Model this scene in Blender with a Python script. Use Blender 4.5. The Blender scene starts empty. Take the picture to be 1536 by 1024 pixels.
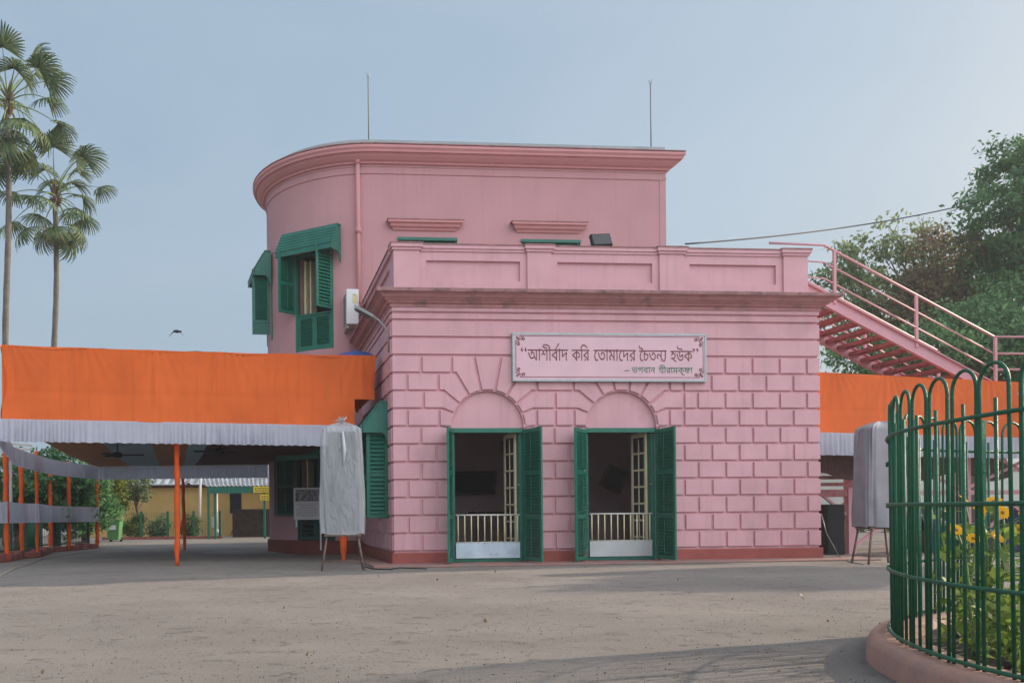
import bpy, bmesh, math, random
import numpy as np
from mathutils import Vector, Matrix
from mathutils.geometry import delaunay_2d_cdt, tessellate_polygon
S = bpy.context.scene
COL = S.collection
PI = math.pi
rad = math.radians
rng = random.Random(7)
nrg = np.random.default_rng(11)

# ------------------------------------------------------------------ camera
CX, HY, F, RHO, EYE = 495.0, 772.0, 1300.0, 0.0095, 1.03
cam = bpy.data.cameras.new('camera')
cam_o = bpy.data.objects.new('camera', cam)
COL.objects.link(cam_o)
cam.sensor_width = 36.0
cam.lens = F / 1536 * 36.0
cam.shift_x = (768 - CX) / 1536
cam.shift_y = (HY - 512) / 1536
cam.clip_end = 2000
cam_o.matrix_world = Matrix.Translation((0, 0, EYE)) @ Matrix.Rotation(RHO, 4, 'Y') @ Matrix.Rotation(PI / 2, 4, 'X')
S.camera = cam_o

# ------------------------------------------------------------------ sky, sun, exposure
SUN_TO = Vector((2.6, 0.90, 1.0)).normalized()      # low sun, to the right and behind the house
ELEV = math.asin(SUN_TO.z)
world = bpy.data.worlds.new('World')
S.world = world
world.use_nodes = True
wn, wl = world.node_tree.nodes, world.node_tree.links
sky = wn.new('ShaderNodeTexSky')
sky.sky_type = 'NISHITA'
sky.sun_disc = False
sky.sun_elevation = ELEV
sky.sun_rotation = math.atan2(SUN_TO.x, SUN_TO.y)
sky.air_density = 1.6
sky.dust_density = 4.0
sky.ozone_density = 1.0
haze_mix = wn.new('ShaderNodeMix')
haze_mix.data_type = 'RGBA'
haze_mix.inputs[0].default_value = 0.80
haze_mix.inputs[7].default_value = (1.98, 2.72, 3.60, 1)  # pale veil of haze over the whole sky
wl.new(sky.outputs[0], haze_mix.inputs[6])
# fill light added to the unseen sky behind the camera, for the shaded facade
geo = wn.new('ShaderNodeTexCoord'); wisp = wn.new('ShaderNodeTexNoise'); wisp.inputs['Scale'].default_value = 2.2; wisp.inputs['Detail'].default_value = 5; wisp.inputs['Distortion'].default_value = 0.6
wmap = wn.new('ShaderNodeMapping'); wmap.inputs['Scale'].default_value = (1, 1, 2.6); wl.new(geo.outputs['Generated'], wmap.inputs[0]); wl.new(wmap.outputs[0], wisp.inputs['Vector'])
wr_ = wn.new('ShaderNodeMapRange'); wr_.inputs[1].default_value, wr_.inputs[2].default_value, wr_.inputs[3].default_value, wr_.inputs[4].default_value = 0.35, 0.70, 0.0, 0.14; wl.new(wisp.outputs[0], wr_.inputs[0])
thin = wn.new('ShaderNodeMix'); thin.data_type = 'RGBA'; wl.new(wr_.outputs[0], thin.inputs[0]); wl.new(haze_mix.outputs[2], thin.inputs[6]); thin.inputs[7].default_value = (4.2, 4.5, 4.9, 1)
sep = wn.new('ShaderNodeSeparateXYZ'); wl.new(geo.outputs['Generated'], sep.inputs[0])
sky_fill = wn.new('ShaderNodeMapRange'); sky_fill.interpolation_type = 'SMOOTHSTEP'
sky_fill.inputs[1].default_value, sky_fill.inputs[2].default_value, sky_fill.inputs[3].default_value, sky_fill.inputs[4].default_value = 0.0, -0.8, 0.0, 1.0
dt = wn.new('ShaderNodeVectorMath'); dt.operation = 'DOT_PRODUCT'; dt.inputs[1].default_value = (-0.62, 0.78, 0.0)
wl.new(geo.outputs['Generated'], dt.inputs[0]); wl.new(dt.outputs['Value'], sky_fill.inputs[0])
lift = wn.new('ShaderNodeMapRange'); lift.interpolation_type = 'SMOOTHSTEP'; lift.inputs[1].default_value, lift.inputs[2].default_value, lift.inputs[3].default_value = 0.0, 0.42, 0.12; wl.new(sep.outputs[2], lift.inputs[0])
bm_ = wn.new('ShaderNodeMath'); bm_.operation = 'MULTIPLY'; wl.new(sky_fill.outputs[0], bm_.inputs[0]); wl.new(lift.outputs[0], bm_.inputs[1])
fill_mix = wn.new('ShaderNodeMix'); fill_mix.data_type = 'RGBA'; wl.new(bm_.outputs[0], fill_mix.inputs[0])
wl.new(thin.outputs[2], fill_mix.inputs[6]); fill_mix.inputs[7].default_value = (13.0, 13.5, 14.4, 1)
wl.new(fill_mix.outputs[2], wn['Background'].inputs[0])
wn['Background'].inputs[1].default_value = 0.1
sun = bpy.data.lights.new('sun', 'SUN')
sun.energy = 3.0
sun.angle = rad(0.8)
sun.color = (1.0, 0.83, 0.64)
sun_o = bpy.data.objects.new('sun', sun)
COL.objects.link(sun_o)
sun_o.rotation_euler = (-SUN_TO).to_track_quat('-Z', 'Y').to_euler()
sun_o.location = (30, 12, 30)
S.view_settings.view_transform = 'Standard'
S.view_settings.look = 'None'
S.view_settings.exposure = 0.81
S.view_settings.gamma = 1.0
S.cycles.max_bounces = 8
S.cycles.transparent_max_bounces = 16
S.cycles.use_denoising = True

# ------------------------------------------------------------------ measuring helpers (photo pixel -> point in the place)
_c, _s = math.cos(RHO), math.sin(RHO)
def ray(px, py):
    dx, dy = px - CX, HY - py
    return ((dx * _c + dy * _s) / F, 1.0, (dy * _c - dx * _s) / F)
def at(px, py, d):
    r = ray(px, py); return Vector((r[0] * d, d, EYE + r[2] * d))
def gr(px, py, z=0.0):
    r = ray(px, py); d = (z - EYE) / r[2]; return Vector((r[0] * d, d, z))
TH = 0.083                                           # the house stands slightly turned
ORG = gr(592, 847)
UX, UY = math.cos(TH), math.sin(TH)
B = Matrix.Translation(ORG) @ Matrix.Rotation(TH, 4, 'Z')
BI = B.inverted()
def bl(px, py, v):
    r = ray(px, py); d = (v - ORG.x * UY + ORG.y * UX) / (-r[0] * UY + UX)
    return ((r[0] * d - ORG.x) * UX + (d - ORG.y) * UY, EYE + r[2] * d)
def lo(p): return BI @ Vector(p)

# ------------------------------------------------------------------ materials
MATS = {}
def mat(name, col, rough=0.7, var=0.0, scale=4.0, bump=0.0, bscale=None, metal=0.0, stain=None, spec=0.5, streak=0.0, coat=0.0, trans=0.0):
    if name in MATS: return MATS[name]
    m = bpy.data.materials.new(name); m.use_nodes = True
    n, l = m.node_tree.nodes, m.node_tree.links
    b = n['Principled BSDF']
    b.inputs['Roughness'].default_value = rough
    b.inputs['Metallic'].default_value = metal
    b.inputs['Specular IOR Level'].default_value = spec
    if coat: b.inputs['Coat Weight'].default_value = coat
    tc = n.new('ShaderNodeTexCoord')
    out = None
    def noise(sc, det=5, vec=None):
        t = n.new('ShaderNodeTexNoise'); t.inputs['Scale'].default_value = sc; t.inputs['Detail'].default_value = det
        l.new(vec or tc.outputs['Object'], t.inputs['Vector']); return t
    def mixc(fac, a, bcol, ramp=None):
        mx = n.new('ShaderNodeMix'); mx.data_type = 'RGBA'
        if ramp:
            r = n.new('ShaderNodeMapRange'); r.inputs[1].default_value, r.inputs[2].default_value = ramp
            l.new(fac, r.inputs[0]); fac = r.outputs[0]
        l.new(fac, mx.inputs[0])
        if isinstance(a, tuple): mx.inputs[6].default_value = a
        else: l.new(a, mx.inputs[6])
        mx.inputs[7].default_value = bcol
        return mx.outputs[2]
    c4 = tuple(col) + (1.0,)
    cur = c4
    if var:
        dk = tuple(c * (1 - var) for c in col) + (1,); lt = tuple(min(1, c * (1 + var)) for c in col) + (1,)
        t = noise(scale); cur = mixc(t.outputs[0], dk, lt, (0.3, 0.7))
    if streak:
        mp = n.new('ShaderNodeMapping'); mp.inputs['Scale'].default_value = (5, 5, 0.35); l.new(tc.outputs['Object'], mp.inputs[0])
        t = noise(1.6, 6, mp.outputs[0])
        cur = mixc(t.outputs[0], cur, tuple(c * (1 - streak) for c in col) + (1,), (0.52, 0.8))
    if stain:
        t = noise(stain[1], 8); cur = mixc(t.outputs[0], cur, tuple(stain[0]) + (1,), (stain[2], stain[2] + 0.18))
    if isinstance(cur, tuple): b.inputs['Base Color'].default_value = cur
    else: l.new(cur, b.inputs['Base Color'])
    if bump:
        t = noise(bscale or scale * 6, 6); bp = n.new('ShaderNodeBump'); bp.inputs['Strength'].default_value = bump; bp.inputs['Distance'].default_value = 0.02
        l.new(t.outputs[0], bp.inputs['Height']); l.new(bp.outputs[0], b.inputs['Normal'])
    if trans:
        tr = n.new('ShaderNodeBsdfTranslucent'); ms = n.new('ShaderNodeMixShader'); ms.inputs[0].default_value = trans
        if isinstance(cur, tuple): tr.inputs[0].default_value = cur
        else: l.new(cur, tr.inputs[0])
        l.new(b.outputs[0], ms.inputs[1]); l.new(tr.outputs[0], ms.inputs[2]); l.new(ms.outputs[0], n['Material Output'].inputs[0])
    MATS[name] = m
    return m

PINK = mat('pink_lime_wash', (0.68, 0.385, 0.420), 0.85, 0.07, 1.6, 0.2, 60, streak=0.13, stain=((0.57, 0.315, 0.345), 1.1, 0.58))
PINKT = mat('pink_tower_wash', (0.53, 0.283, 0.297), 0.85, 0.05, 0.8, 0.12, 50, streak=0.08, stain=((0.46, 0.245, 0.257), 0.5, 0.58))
CORN = mat('dusty_pink_cornice', (0.50, 0.235, 0.235), 0.85, 0.10, 3, 0.15, 40, streak=0.15, stain=((0.27, 0.15, 0.14), 3.5, 0.56))
COPE = mat('weathered_coping', (0.33, 0.17, 0.165), 0.9, 0.25, 4, 0.3, 40, stain=((0.14, 0.10, 0.095), 5, 0.55))
TRIM = mat('pink_tower_trim', (0.60, 0.28, 0.285), 0.85, 0.06, 1.5, 0.1, 40, streak=0.08)
PLINTH = mat('red_oxide_plinth', (0.33, 0.085, 0.07), 0.8, 0.12, 3, 0.2, 50, stain=((0.20, 0.09, 0.075), 4, 0.6))
GREEN = mat('green_gloss_paint', (0.010, 0.150, 0.098), 0.42, 0.12, 6, 0.06, 40)
GREENL = mat('green_awning_paint', (0.02, 0.150, 0.110), 0.5, 0.15, 3, 0.08, 30)
GREEND = mat('dark_green_paint', (0.008, 0.060, 0.045), 0.5, 0.12, 6)
FENCE = mat('green_fence_paint', (0.006, 0.112, 0.054), 0.5, 0.22, 9, 0.25, 45, stain=((0.05, 0.055, 0.035), 11, 0.64))
CREAM = mat('cream_paint', (0.72, 0.64, 0.42), 0.5, 0.06, 6)
RAILP = mat('pale_rail_paint', (0.62, 0.62, 0.55), 0.5, 0.08, 8)
TINB = mat('pale_blue_sheet', (0.52, 0.62, 0.70), 0.5, 0.12, 5, 0.1, 30, stain=((0.28, 0.33, 0.36), 9, 0.62))
TING = mat('galvanised_sheet', (0.50, 0.52, 0.52), 0.45, 0.08, 3, 0.05, 30, metal=0.3)
ROOM = mat('dim_room_wall', (0.62, 0.47, 0.50), 0.9, 0.06, 1)
DARK = mat('near_black_plastic', (0.012, 0.013, 0.015), 0.6, spec=0.3)
DARKW = mat('dark_wood', (0.045, 0.028, 0.02), 0.55, 0.2, 8)
GLASSD = mat('dark_picture_glass', (0.03, 0.032, 0.036), 0.15)
GREY = mat('grey_metal', (0.36, 0.37, 0.37), 0.45, 0.08, 6, metal=0.4)
RUST = mat('worn_iron', (0.16, 0.11, 0.085), 0.75, 0.35, 14, 0.2)
WHITE = mat('off_white_paint', (0.72, 0.73, 0.72), 0.45, 0.05, 4)
SIGNF = mat('sign_frame_metal', (0.42, 0.47, 0.47), 0.4, 0.1, 8, metal=0.3)
SIGNB = mat('sign_face_pink', (0.72, 0.47, 0.52), 0.5, 0.05, 2)
INKR = mat('maroon_lettering', (0.16, 0.022, 0.035), 0.5)
INKG = mat('green_lettering', (0.005, 0.15, 0.075), 0.5)
ORANGE = mat('orange_cloth', (0.82, 0.155, 0.030), 0.9, 0.10, 1.2, 0.3, 120, trans=0.12, streak=0.14)
ORANGEP = mat('orange_pole_cloth', (0.72, 0.10, 0.010), 0.9, 0.12, 5, 0.25, 60)
FRILL = mat('lilac_frill_cloth', (0.62, 0.635, 0.73), 0.9, 0.05, 5, 0.1, 80, trans=0.35)
TAN = mat('tan_ceiling_cloth', (0.46, 0.22, 0.11), 0.95, 0.06, 2, trans=0.12)
SKYB = mat('sky_blue_ceiling_cloth', (0.34, 0.50, 0.56), 0.95, 0.06, 2, trans=0.12)
MAROON = mat('maroon_ceiling_cloth', (0.085, 0.022, 0.022), 0.95, 0.15, 3)
BROWNC = mat('brown_net_cloth', (0.10, 0.055, 0.055), 0.95, 0.25, 12, 0.3, 60)
BLUET = mat('blue_tarpaulin', (0.02, 0.09, 0.34), 0.5, 0.12, 5, 0.2, 15)
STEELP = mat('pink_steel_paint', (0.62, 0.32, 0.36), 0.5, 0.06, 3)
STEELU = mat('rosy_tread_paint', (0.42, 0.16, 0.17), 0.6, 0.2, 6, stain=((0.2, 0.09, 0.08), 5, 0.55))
KERBM = mat('terracotta_kerb', (0.43, 0.235, 0.175), 0.85, 0.12, 3, 0.35, 30, stain=((0.33, 0.24, 0.21), 2.5, 0.55))
KERBR = mat('red_kerb_block', (0.27, 0.085, 0.07), 0.85, 0.2, 5, 0.2, 30)
APRON = mat('dusty_red_paving', (0.32, 0.17, 0.145), 0.9, 0.15, 3, 0.2, 40, stain=((0.24, 0.20, 0.18), 1.6, 0.5))
SOIL = mat('dark_garden_soil', (0.055, 0.038, 0.028), 0.95, 0.4, 8, 0.8, 25)
YELLOW = mat('ochre_wall', (0.52, 0.34, 0.12), 0.9, 0.12, 1, 0.1, 20, streak=0.2)
TINR = mat('corrugated_tin', (0.36, 0.37, 0.38), 0.6, 0.25, 2.5, metal=0.2, stain=((0.18, 0.13, 0.10), 1.5, 0.58))
SIGNY = mat('yellow_sign_paint', (0.75, 0.60, 0.03), 0.5)
BARK = mat('grey_brown_bark', (0.12, 0.09, 0.07), 0.95, 0.3, 6, 0.6, 20)
PALMB = mat('palm_trunk_bark', (0.14, 0.12, 0.10), 0.95, 0.2, 5, 0.4, 20)
STEM = mat('plant_stem', (0.14, 0.22, 0.06), 0.7)
PETAL = mat('sunflower_petal', (0.85, 0.50, 0.01), 0.6, trans=0.25)
SEED = mat('flower_eye', (0.42, 0.20, 0.02), 0.9)
BINM = mat('bin_green_plastic', (0.10, 0.27, 0.09), 0.5, 0.08, 4)
PALEW = mat('pale_distant_wall', (0.50, 0.50, 0.46), 0.9, 0.1, 0.6)
PAPER = mat('poster_paper', (0.62, 0.62, 0.62), 0.6)
PHOTO = mat('poster_photo', (0.20, 0.19, 0.20), 0.6, 0.7, 14)
BRASS = mat('worn_brass', (0.55, 0.40, 0.15), 0.35, metal=0.8)
WOODS = mat('worn_stool_wood', (0.32, 0.19, 0.06), 0.6, 0.15, 6)
BIRDM = mat('dark_plumage', (0.035, 0.04, 0.05), 0.8)

def leafmat(name, a, b_, tr=0.45, sc=0.35):
    m = bpy.data.materials.new(name); m.use_nodes = True
    n, l = m.node_tree.nodes, m.node_tree.links
    p = n['Principled BSDF']; p.inputs['Roughness'].default_value = 0.55; p.inputs['Specular IOR Level'].default_value = 0.3
    at_ = n.new('ShaderNodeAttribute'); at_.attribute_name = 'leaf_tone'
    mx = n.new('ShaderNodeMix'); mx.data_type = 'RGBA'; mx.inputs[6].default_value = a + (1,); mx.inputs[7].default_value = b_ + (1,)
    l.new(at_.outputs['Fac'], mx.inputs[0]); l.new(mx.outputs[2], p.inputs['Base Color'])
    t = n.new('ShaderNodeBsdfTranslucent'); l.new(mx.outputs[2], t.inputs[0])
    ms = n.new('ShaderNodeMixShader'); ms.inputs[0].default_value = tr
    l.new(p.outputs[0], ms.inputs[1]); l.new(t.outputs[0], ms.inputs[2]); l.new(ms.outputs[0], n['Material Output'].inputs[0])
    return m
LEAF_D = leafmat('dark_foliage', (0.055, 0.165, 0.065), (0.200, 0.380, 0.150))
LEAF_M = leafmat('mid_foliage', (0.110, 0.180, 0.075), (0.270, 0.330, 0.140))
LEAF_Y = leafmat('yellow_green_foliage', (0.07, 0.12, 0.02), (0.24, 0.26, 0.05))
LEAF_R = leafmat('russet_foliage', (0.14, 0.13, 0.075), (0.32, 0.25, 0.14))
LEAF_P = leafmat('palm_foliage', (0.045, 0.100, 0.040), (0.220, 0.250, 0.100), 0.25)
LEAF_X = leafmat('dry_palm_foliage', (0.16, 0.10, 0.06), (0.34, 0.22, 0.13), 0.2)
LEAF_S = leafmat('sunflower_foliage', (0.09, 0.16, 0.03), (0.28, 0.36, 0.08), 0.45)

def ground_mat():
    m = bpy.data.materials.new('dusty_asphalt'); m.use_nodes = True
    n, l = m.node_tree.nodes, m.node_tree.links
    p = n['Principled BSDF']; p.inputs['Roughness'].default_value = 0.9; p.inputs['Specular IOR Level'].default_value = 0.25
    tc = n.new('ShaderNodeTexCoord')
    def noise(sc, det=6, rough=0.55, vec=None):
        t = n.new('ShaderNodeTexNoise'); t.inputs['Scale'].default_value = sc; t.inputs['Detail'].default_value = det; t.inputs['Roughness'].default_value = rough
        l.new(vec or tc.outputs['Object'], t.inputs['Vector']); return t.outputs[0]
    def rng_(v, a, b, c=0.0, d=1.0):
        r = n.new('ShaderNodeMapRange'); r.inputs[1].default_value = a; r.inputs[2].default_value = b; r.inputs[3].default_value = c; r.inputs[4].default_value = d
        l.new(v, r.inputs[0]); return r.outputs[0]
    def mix(f, a, b):
        mx = n.new('ShaderNodeMix'); mx.data_type = 'RGBA'; l.new(f, mx.inputs[0])
        for k, q in ((6, a), (7, b)):
            if isinstance(q, tuple): mx.inputs[k].default_value = q + (1,)
            else: l.new(q, mx.inputs[k])
        return mx.outputs[2]
    mp = n.new('ShaderNodeMapping'); mp.inputs['Scale'].default_value = (0.8, 1.1, 1); mp.inputs['Rotation'].default_value = (0, 0, 0.15); l.new(tc.outputs['Object'], mp.inputs[0])
    big = rng_(noise(0.55, 7, 0.6, mp.outputs[0]), 0.36, 0.66)
    c = mix(big, (0.200, 0.178, 0.162), (0.292, 0.260, 0.234))
    patch = rng_(noise(3.2, 12, 0.82, mp.outputs[0]), 0.565, 0.65, 0.0, 0.75)
    c = mix(patch, c, (0.150, 0.133, 0.122))
    vo = n.new('ShaderNodeTexVoronoi'); vo.inputs['Scale'].default_value = 30; l.new(tc.outputs['Object'], vo.inputs['Vector'])
    spk = rng_(vo.outputs['Distance'], 0.12, 0.42, 1.0, 0.0)
    where = rng_(noise(1.3, 6, 0.7), 0.44, 0.60, 0.10, 1.0)
    mu = n.new('ShaderNodeMath'); mu.operation = 'MULTIPLY'; l.new(spk, mu.inputs[0]); l.new(where, mu.inputs[1])
    c = mix(mu.outputs[0], c, (0.095, 0.080, 0.070))
    fine = rng_(noise(60, 5, 0.8), 0.42, 0.62, 0.0, 0.6)
    c = mix(fine, c, (0.40, 0.35, 0.30))
    l.new(c, p.inputs['Base Color'])
    h1 = noise(55, 6, 0.8); ad = n.new('ShaderNodeMath'); ad.operation = 'ADD'
    l.new(h1, ad.inputs[0]); l.new(patch, ad.inputs[1])
    bp = n.new('ShaderNodeBump'); bp.inputs['Strength'].default_value = 0.8; bp.inputs['Distance'].default_value = 0.030
    l.new(ad.outputs[0], bp.inputs['Height']); l.new(bp.outputs[0], p.inputs['Normal'])
    return m
GROUND = ground_mat()

def plastic_mat():
    m = bpy.data.materials.new('milky_plastic_sheet'); m.use_nodes = True
    n, l = m.node_tree.nodes, m.node_tree.links
    p = n['Principled BSDF']; p.inputs['Base Color'].default_value = (0.66, 0.69, 0.71, 1); p.inputs['Roughness'].default_value = 0.2
    tc = n.new('ShaderNodeTexCoord'); t = n.new('ShaderNodeTexNoise'); t.inputs['Scale'].default_value = 5; t.inputs['Detail'].default_value = 4; t.inputs['Distortion'].default_value = 2.2
    mp = n.new('ShaderNodeMapping'); mp.inputs['Scale'].default_value = (1.6, 1.6, 0.45); l.new(tc.outputs['Object'], mp.inputs[0]); l.new(mp.outputs[0], t.inputs['Vector'])
    bp = n.new('ShaderNodeBump'); bp.inputs['Strength'].default_value = 0.9; bp.inputs['Distance'].default_value = 0.05
    l.new(t.outputs[0], bp.inputs['Height']); l.new(bp.outputs[0], p.inputs['Normal'])
    tr = n.new('ShaderNodeBsdfTransparent'); ms = n.new('ShaderNodeMixShader'); ms.inputs[0].default_value = 0.44
    l.new(tr.outputs[0], ms.inputs[1]); l.new(p.outputs[0], ms.inputs[2]); l.new(ms.outputs[0], n['Material Output'].inputs[0])
    return m
PLASTIC = plastic_mat()

# ------------------------------------------------------------------ mesh helpers
class MB:
    def __init__(self): self.v, self.f, self.mi, self.sm = [], [], [], []
    def add(self, vs, fs, M=None, mi=0, smooth=False):
        b = len(self.v)
        self.v += [tuple(M @ Vector(p)) for p in vs] if M is not None else [tuple(p) for p in vs]
        for f in fs:
            self.f.append(tuple(b + i for i in f)); self.mi.append(mi); self.sm.append(smooth)
        return self
    def box(self, x0, y0, z0, x1, y1, z1, M=None, mi=0):
        vs = [(x, y, z) for z in (z0, z1) for y in (y0, y1) for x in (x0, x1)]
        return self.add(vs, [(0, 2, 3, 1), (4, 5, 7, 6), (0, 1, 5, 4), (1, 3, 7, 5), (3, 2, 6, 7), (2, 0, 4, 6)], M, mi)
    def tube(self, pts, r, n=8, M=None, mi=0, closed=False, caps=True, r1=None):
        pts = [Vector(p) for p in pts]; N = len(pts); vs = []
        up = None
        for i, p in enumerate(pts):
            a = pts[(i - 1) % N] if (closed or i > 0) else p
            b = pts[(i + 1) % N] if (closed or i < N - 1) else p
            t = (b - a).normalized()
            if up is None:
                up = Vector((0, 0, 1)) if abs(t.z) < 0.9 else Vector((1, 0, 0))
            s = t.cross(up)
            if s.length < 1e-5: s = t.orthogonal()
            s.normalize(); up = s.cross(t).normalized()
            rr = r if r1 is None else r + (r1 - r) * i / max(1, N - 1)
            if isinstance(r, (list, tuple)): rr = r[i]
            for k in range(n):
                q = 2 * PI * k / n; vs.append(p + (s * math.cos(q) + up * math.sin(q)) * rr)
        fs = []
        for i in range(N if closed else N - 1):
            j = (i + 1) % N
            for k in range(n):
                k2 = (k + 1) % n; fs.append((i * n + k, i * n + k2, j * n + k2, j * n + k))
        self.add(vs, fs, M, mi, True)
        if caps and not closed:
            b = len(self.v) - len(vs)
            self.f.append(tuple(b + k for k in range(n))[::-1]); self.mi.append(mi); self.sm.append(False)
            self.f.append(tuple(b + (N - 1) * n + k for k in range(n))); self.mi.append(mi); self.sm.append(False)
        return self
    def bar(self, p, q, w, h=None, M=None, mi=0):                 # rectangular bar between two points
        p, q = Vector(p), Vector(q); h = h or w; t = (q - p).normalized()
        up = Vector((0, 0, 1)) if abs(t.z) < 0.95 else Vector((0, 1, 0))
        s = t.cross(up).normalized(); u = s.cross(t)
        vs = [c + s * a * w / 2 + u * b * h / 2 for c in (p, q) for a, b in ((-1, -1), (1, -1), (1, 1), (-1, 1))]
        return self.add(vs, [(0, 1, 2, 3), (7, 6, 5, 4), (0, 4, 5, 1), (1, 5, 6, 2), (2, 6, 7, 3), (3, 7, 4, 0)], M, mi)
    def prism(self, poly, fn, d0, d1, M=None, mi=0, chamfer=0.0):  # fn(a, b, depth) -> point
        n = len(poly); vs = [fn(a, b, d0) for a, b in poly]
        top = inset(poly, chamfer) if chamfer else poly
        if chamfer:
            dm = d1 - (d1 - d0) * min(0.8, chamfer / abs(d1 - d0)); vs += [fn(a, b, dm) for a, b in poly]
        vs += [fn(a, b, d1) for a, b in top]
        fs = []; L = len(vs) // n
        for k in range(L - 1):
            for i in range(n):
                j = (i + 1) % n; fs.append((k * n + i, k * n + j, (k + 1) * n + j, (k + 1) * n + i))
        if n > 4:
            tri = tessellate_polygon([[Vector((a, b, 0)) for a, b in poly]])
            fs += [tuple(t) for t in tri] + [tuple((L - 1) * n + i for i in t) for t in tri]
        else:
            fs += [tuple(range(n)), tuple((L - 1) * n + i for i in range(n))]
        return self.add(vs, fs, M, mi)
    def slab(self, outer, holes, fn, d0, d1, M=None, mi=0):        # flat polygon with holes, given thickness
        loops = [outer] + holes; flat = [p for L in loops for p in L]; n = len(flat)
        tri = tessellate_polygon([[Vector((a, b, 0)) for a, b in L] for L in loops])
        vs = [fn(a, b, d0) for a, b in flat] + [fn(a, b, d1) for a, b in flat]
        fs = [tuple(t) for t in tri] + [tuple(n + i for i in t) for t in tri]; o = 0
        for L in loops:
            for i in range(len(L)):
                j = (i + 1) % len(L); fs.append((o + i, o + j, n + o + j, n + o + i))
            o += len(L)
        return self.add(vs, fs, M, mi)
    def lathe(self, prof, c, n=16, M=None, mi=0, smooth=True):
        vs = []
        for r, z in prof:
            for k in range(n):
                q = 2 * PI * k / n; vs.append((c[0] + r * math.cos(q), c[1] + r * math.sin(q), c[2] + z))
        fs = [(i * n + k, i * n + (k + 1) % n, (i + 1) * n + (k + 1) % n, (i + 1) * n + k) for i in range(len(prof) - 1) for k in range(n)]
        fs += [tuple(range(n))[::-1], tuple((len(prof) - 1) * n + k for k in range(n))]
        return self.add(vs, fs, M, mi, smooth)
    def build(self, name, mats, parent=None, bevel=0.0, recalc=True):
        me = bpy.data.meshes.new(name)
        off = LOC.get(parent.name, Vector((0, 0, 0))) if parent else Vector((0, 0, 0))
        o_, q_ = (off, None)
        me.from_pydata([tuple(Vector(p) - off) for p in self.v], [], self.f)
        for m in (mats if isinstance(mats, (list, tuple)) else [mats]): me.materials.append(m)
        me.polygons.foreach_set('material_index', self.mi)
        me.polygons.foreach_set('use_smooth', self.sm)
        if recalc:
            bm = bmesh.new(); bm.from_mesh(me); bmesh.ops.recalc_face_normals(bm, faces=bm.faces[:]); bm.to_mesh(me); bm.free()
        me.update()
        o = bpy.data.objects.new(name, me); COL.objects.link(o)
        if parent: o.parent = parent; LOC[o.name] = off
        if bevel:
            b = o.modifiers.new('bevel', 'BEVEL'); b.width = bevel; b.segments = 1; b.limit_method = 'ANGLE'
        return o
LOC = {}
def inset(poly, d):
    n = len(poly); area = sum(poly[i][0] * poly[(i + 1) % n][1] - poly[(i + 1) % n][0] * poly[i][1] for i in range(n))
    sg = 1 if area > 0 else -1; out = []
    for i in range(n):
        p0, p1, p2 = Vector(poly[i - 1]), Vector(poly[i]), Vector(poly[(i + 1) % n])
        e1, e2 = (p1 - p0).normalized(), (p2 - p1).normalized()
        n1, n2 = Vector((-e1.y, e1.x)) * sg, Vector((-e2.y, e2.x)) * sg
        m = n1 + n2; k = m.dot(n1)
        out.append(tuple(p1 + m * (d / max(0.3, k))))
    return out
def setp(o, label=None, cat=None, group=None, kind=None):
    if label: o['label'] = label
    if cat: o['category'] = cat
    if group: o['group'] = group
    if kind: o['kind'] = kind
    return o
def thing(name, label, cat, loc=(0, 0, 0), frame=None, group=None):
    o = bpy.data.objects.new(name, None); COL.objects.link(o)
    o.empty_display_size = 0.2
    loc = Vector(loc)
    o.matrix_world = (frame @ Matrix.Translation(loc)) if frame is not None else Matrix.Translation(loc)
    LOC[o.name] = loc
    return setp(o, label, cat, group)
def copy_tree(o, parent=None):
    c = o.copy(); COL.objects.link(c)
    if parent: c.parent = parent
    for ch in list(o.children): copy_tree(ch, c)
    return c
def wallM(u, v, z, phi):                      # frame on a wall: x to the right seen from outside, y inwards, z up
    return Matrix.Translation((u, v, z)) @ Matrix.Rotation(rad(phi - 270), 4, 'Z')
FN = lambda a, b, d: (a, d, b)                # facade polygon (u, z) at depth v

# ------------------------------------------------------------------ ground
g = MB(); g.add([(-400, -400, 0), (400, -400, 0), (400, 500, 0), (-400, 500, 0)], [(0, 1, 2, 3)])
setp(g.build('ground', GROUND), kind='structure')
ap = MB(); ap.prism([(-0.55, -0.95), (9.9, -0.80), (9.9, 0.0), (-0.1, 0.0), (-0.1, 4.6), (-0.55, 4.6)], lambda a, b, d: (a, b, d), 0.0, 0.035, B)
setp(ap.build('pavement', APRON, bevel=0.008), kind='structure')

# ------------------------------------------------------------------ pavilion
W, DEP = 9.1, 4.93
ROWH = 0.3585
PZ = 0.27                                       # plinth top
ROW = [PZ + 0.011 + ROWH * k for k in range(12)]
ROW = [PZ + (2.79 + 0.02 - PZ) / 7 * k for k in range(8)]
ROWH = ROW[1] - ROW[0]
ROW += [ROW[7] + ROWH * k for k in range(1, 5)]  # ROW[k] = bottom of row k ; rows 0..10
DOORS = [(1.20, 2.72), (4.03, 5.55)]
DTOP = 2.79
pav = thing('pavilion', 'pink single-storey pavilion with rusticated facade, two arched doorways and a balustraded roof', 'building', (0, 0, 0), B)
w = MB()
ARCR = 0.755
def arch_loop(a, b):
    c = (a + b) / 2; n = 24
    L = [(a, 0.03), (b, 0.03), (c + ARCR, DTOP)]
    L += [(c + ARCR * math.cos(PI * k / n), DTOP + ARCR * math.sin(PI * k / n)) for k in range(1, n)]
    return L + [(c - ARCR, DTOP)]
w.slab([(0, 0), (W, 0), (W, 5.3), (0, 5.3)], [arch_loop(*d) for d in DOORS], FN, 0.0, 0.075)
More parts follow.
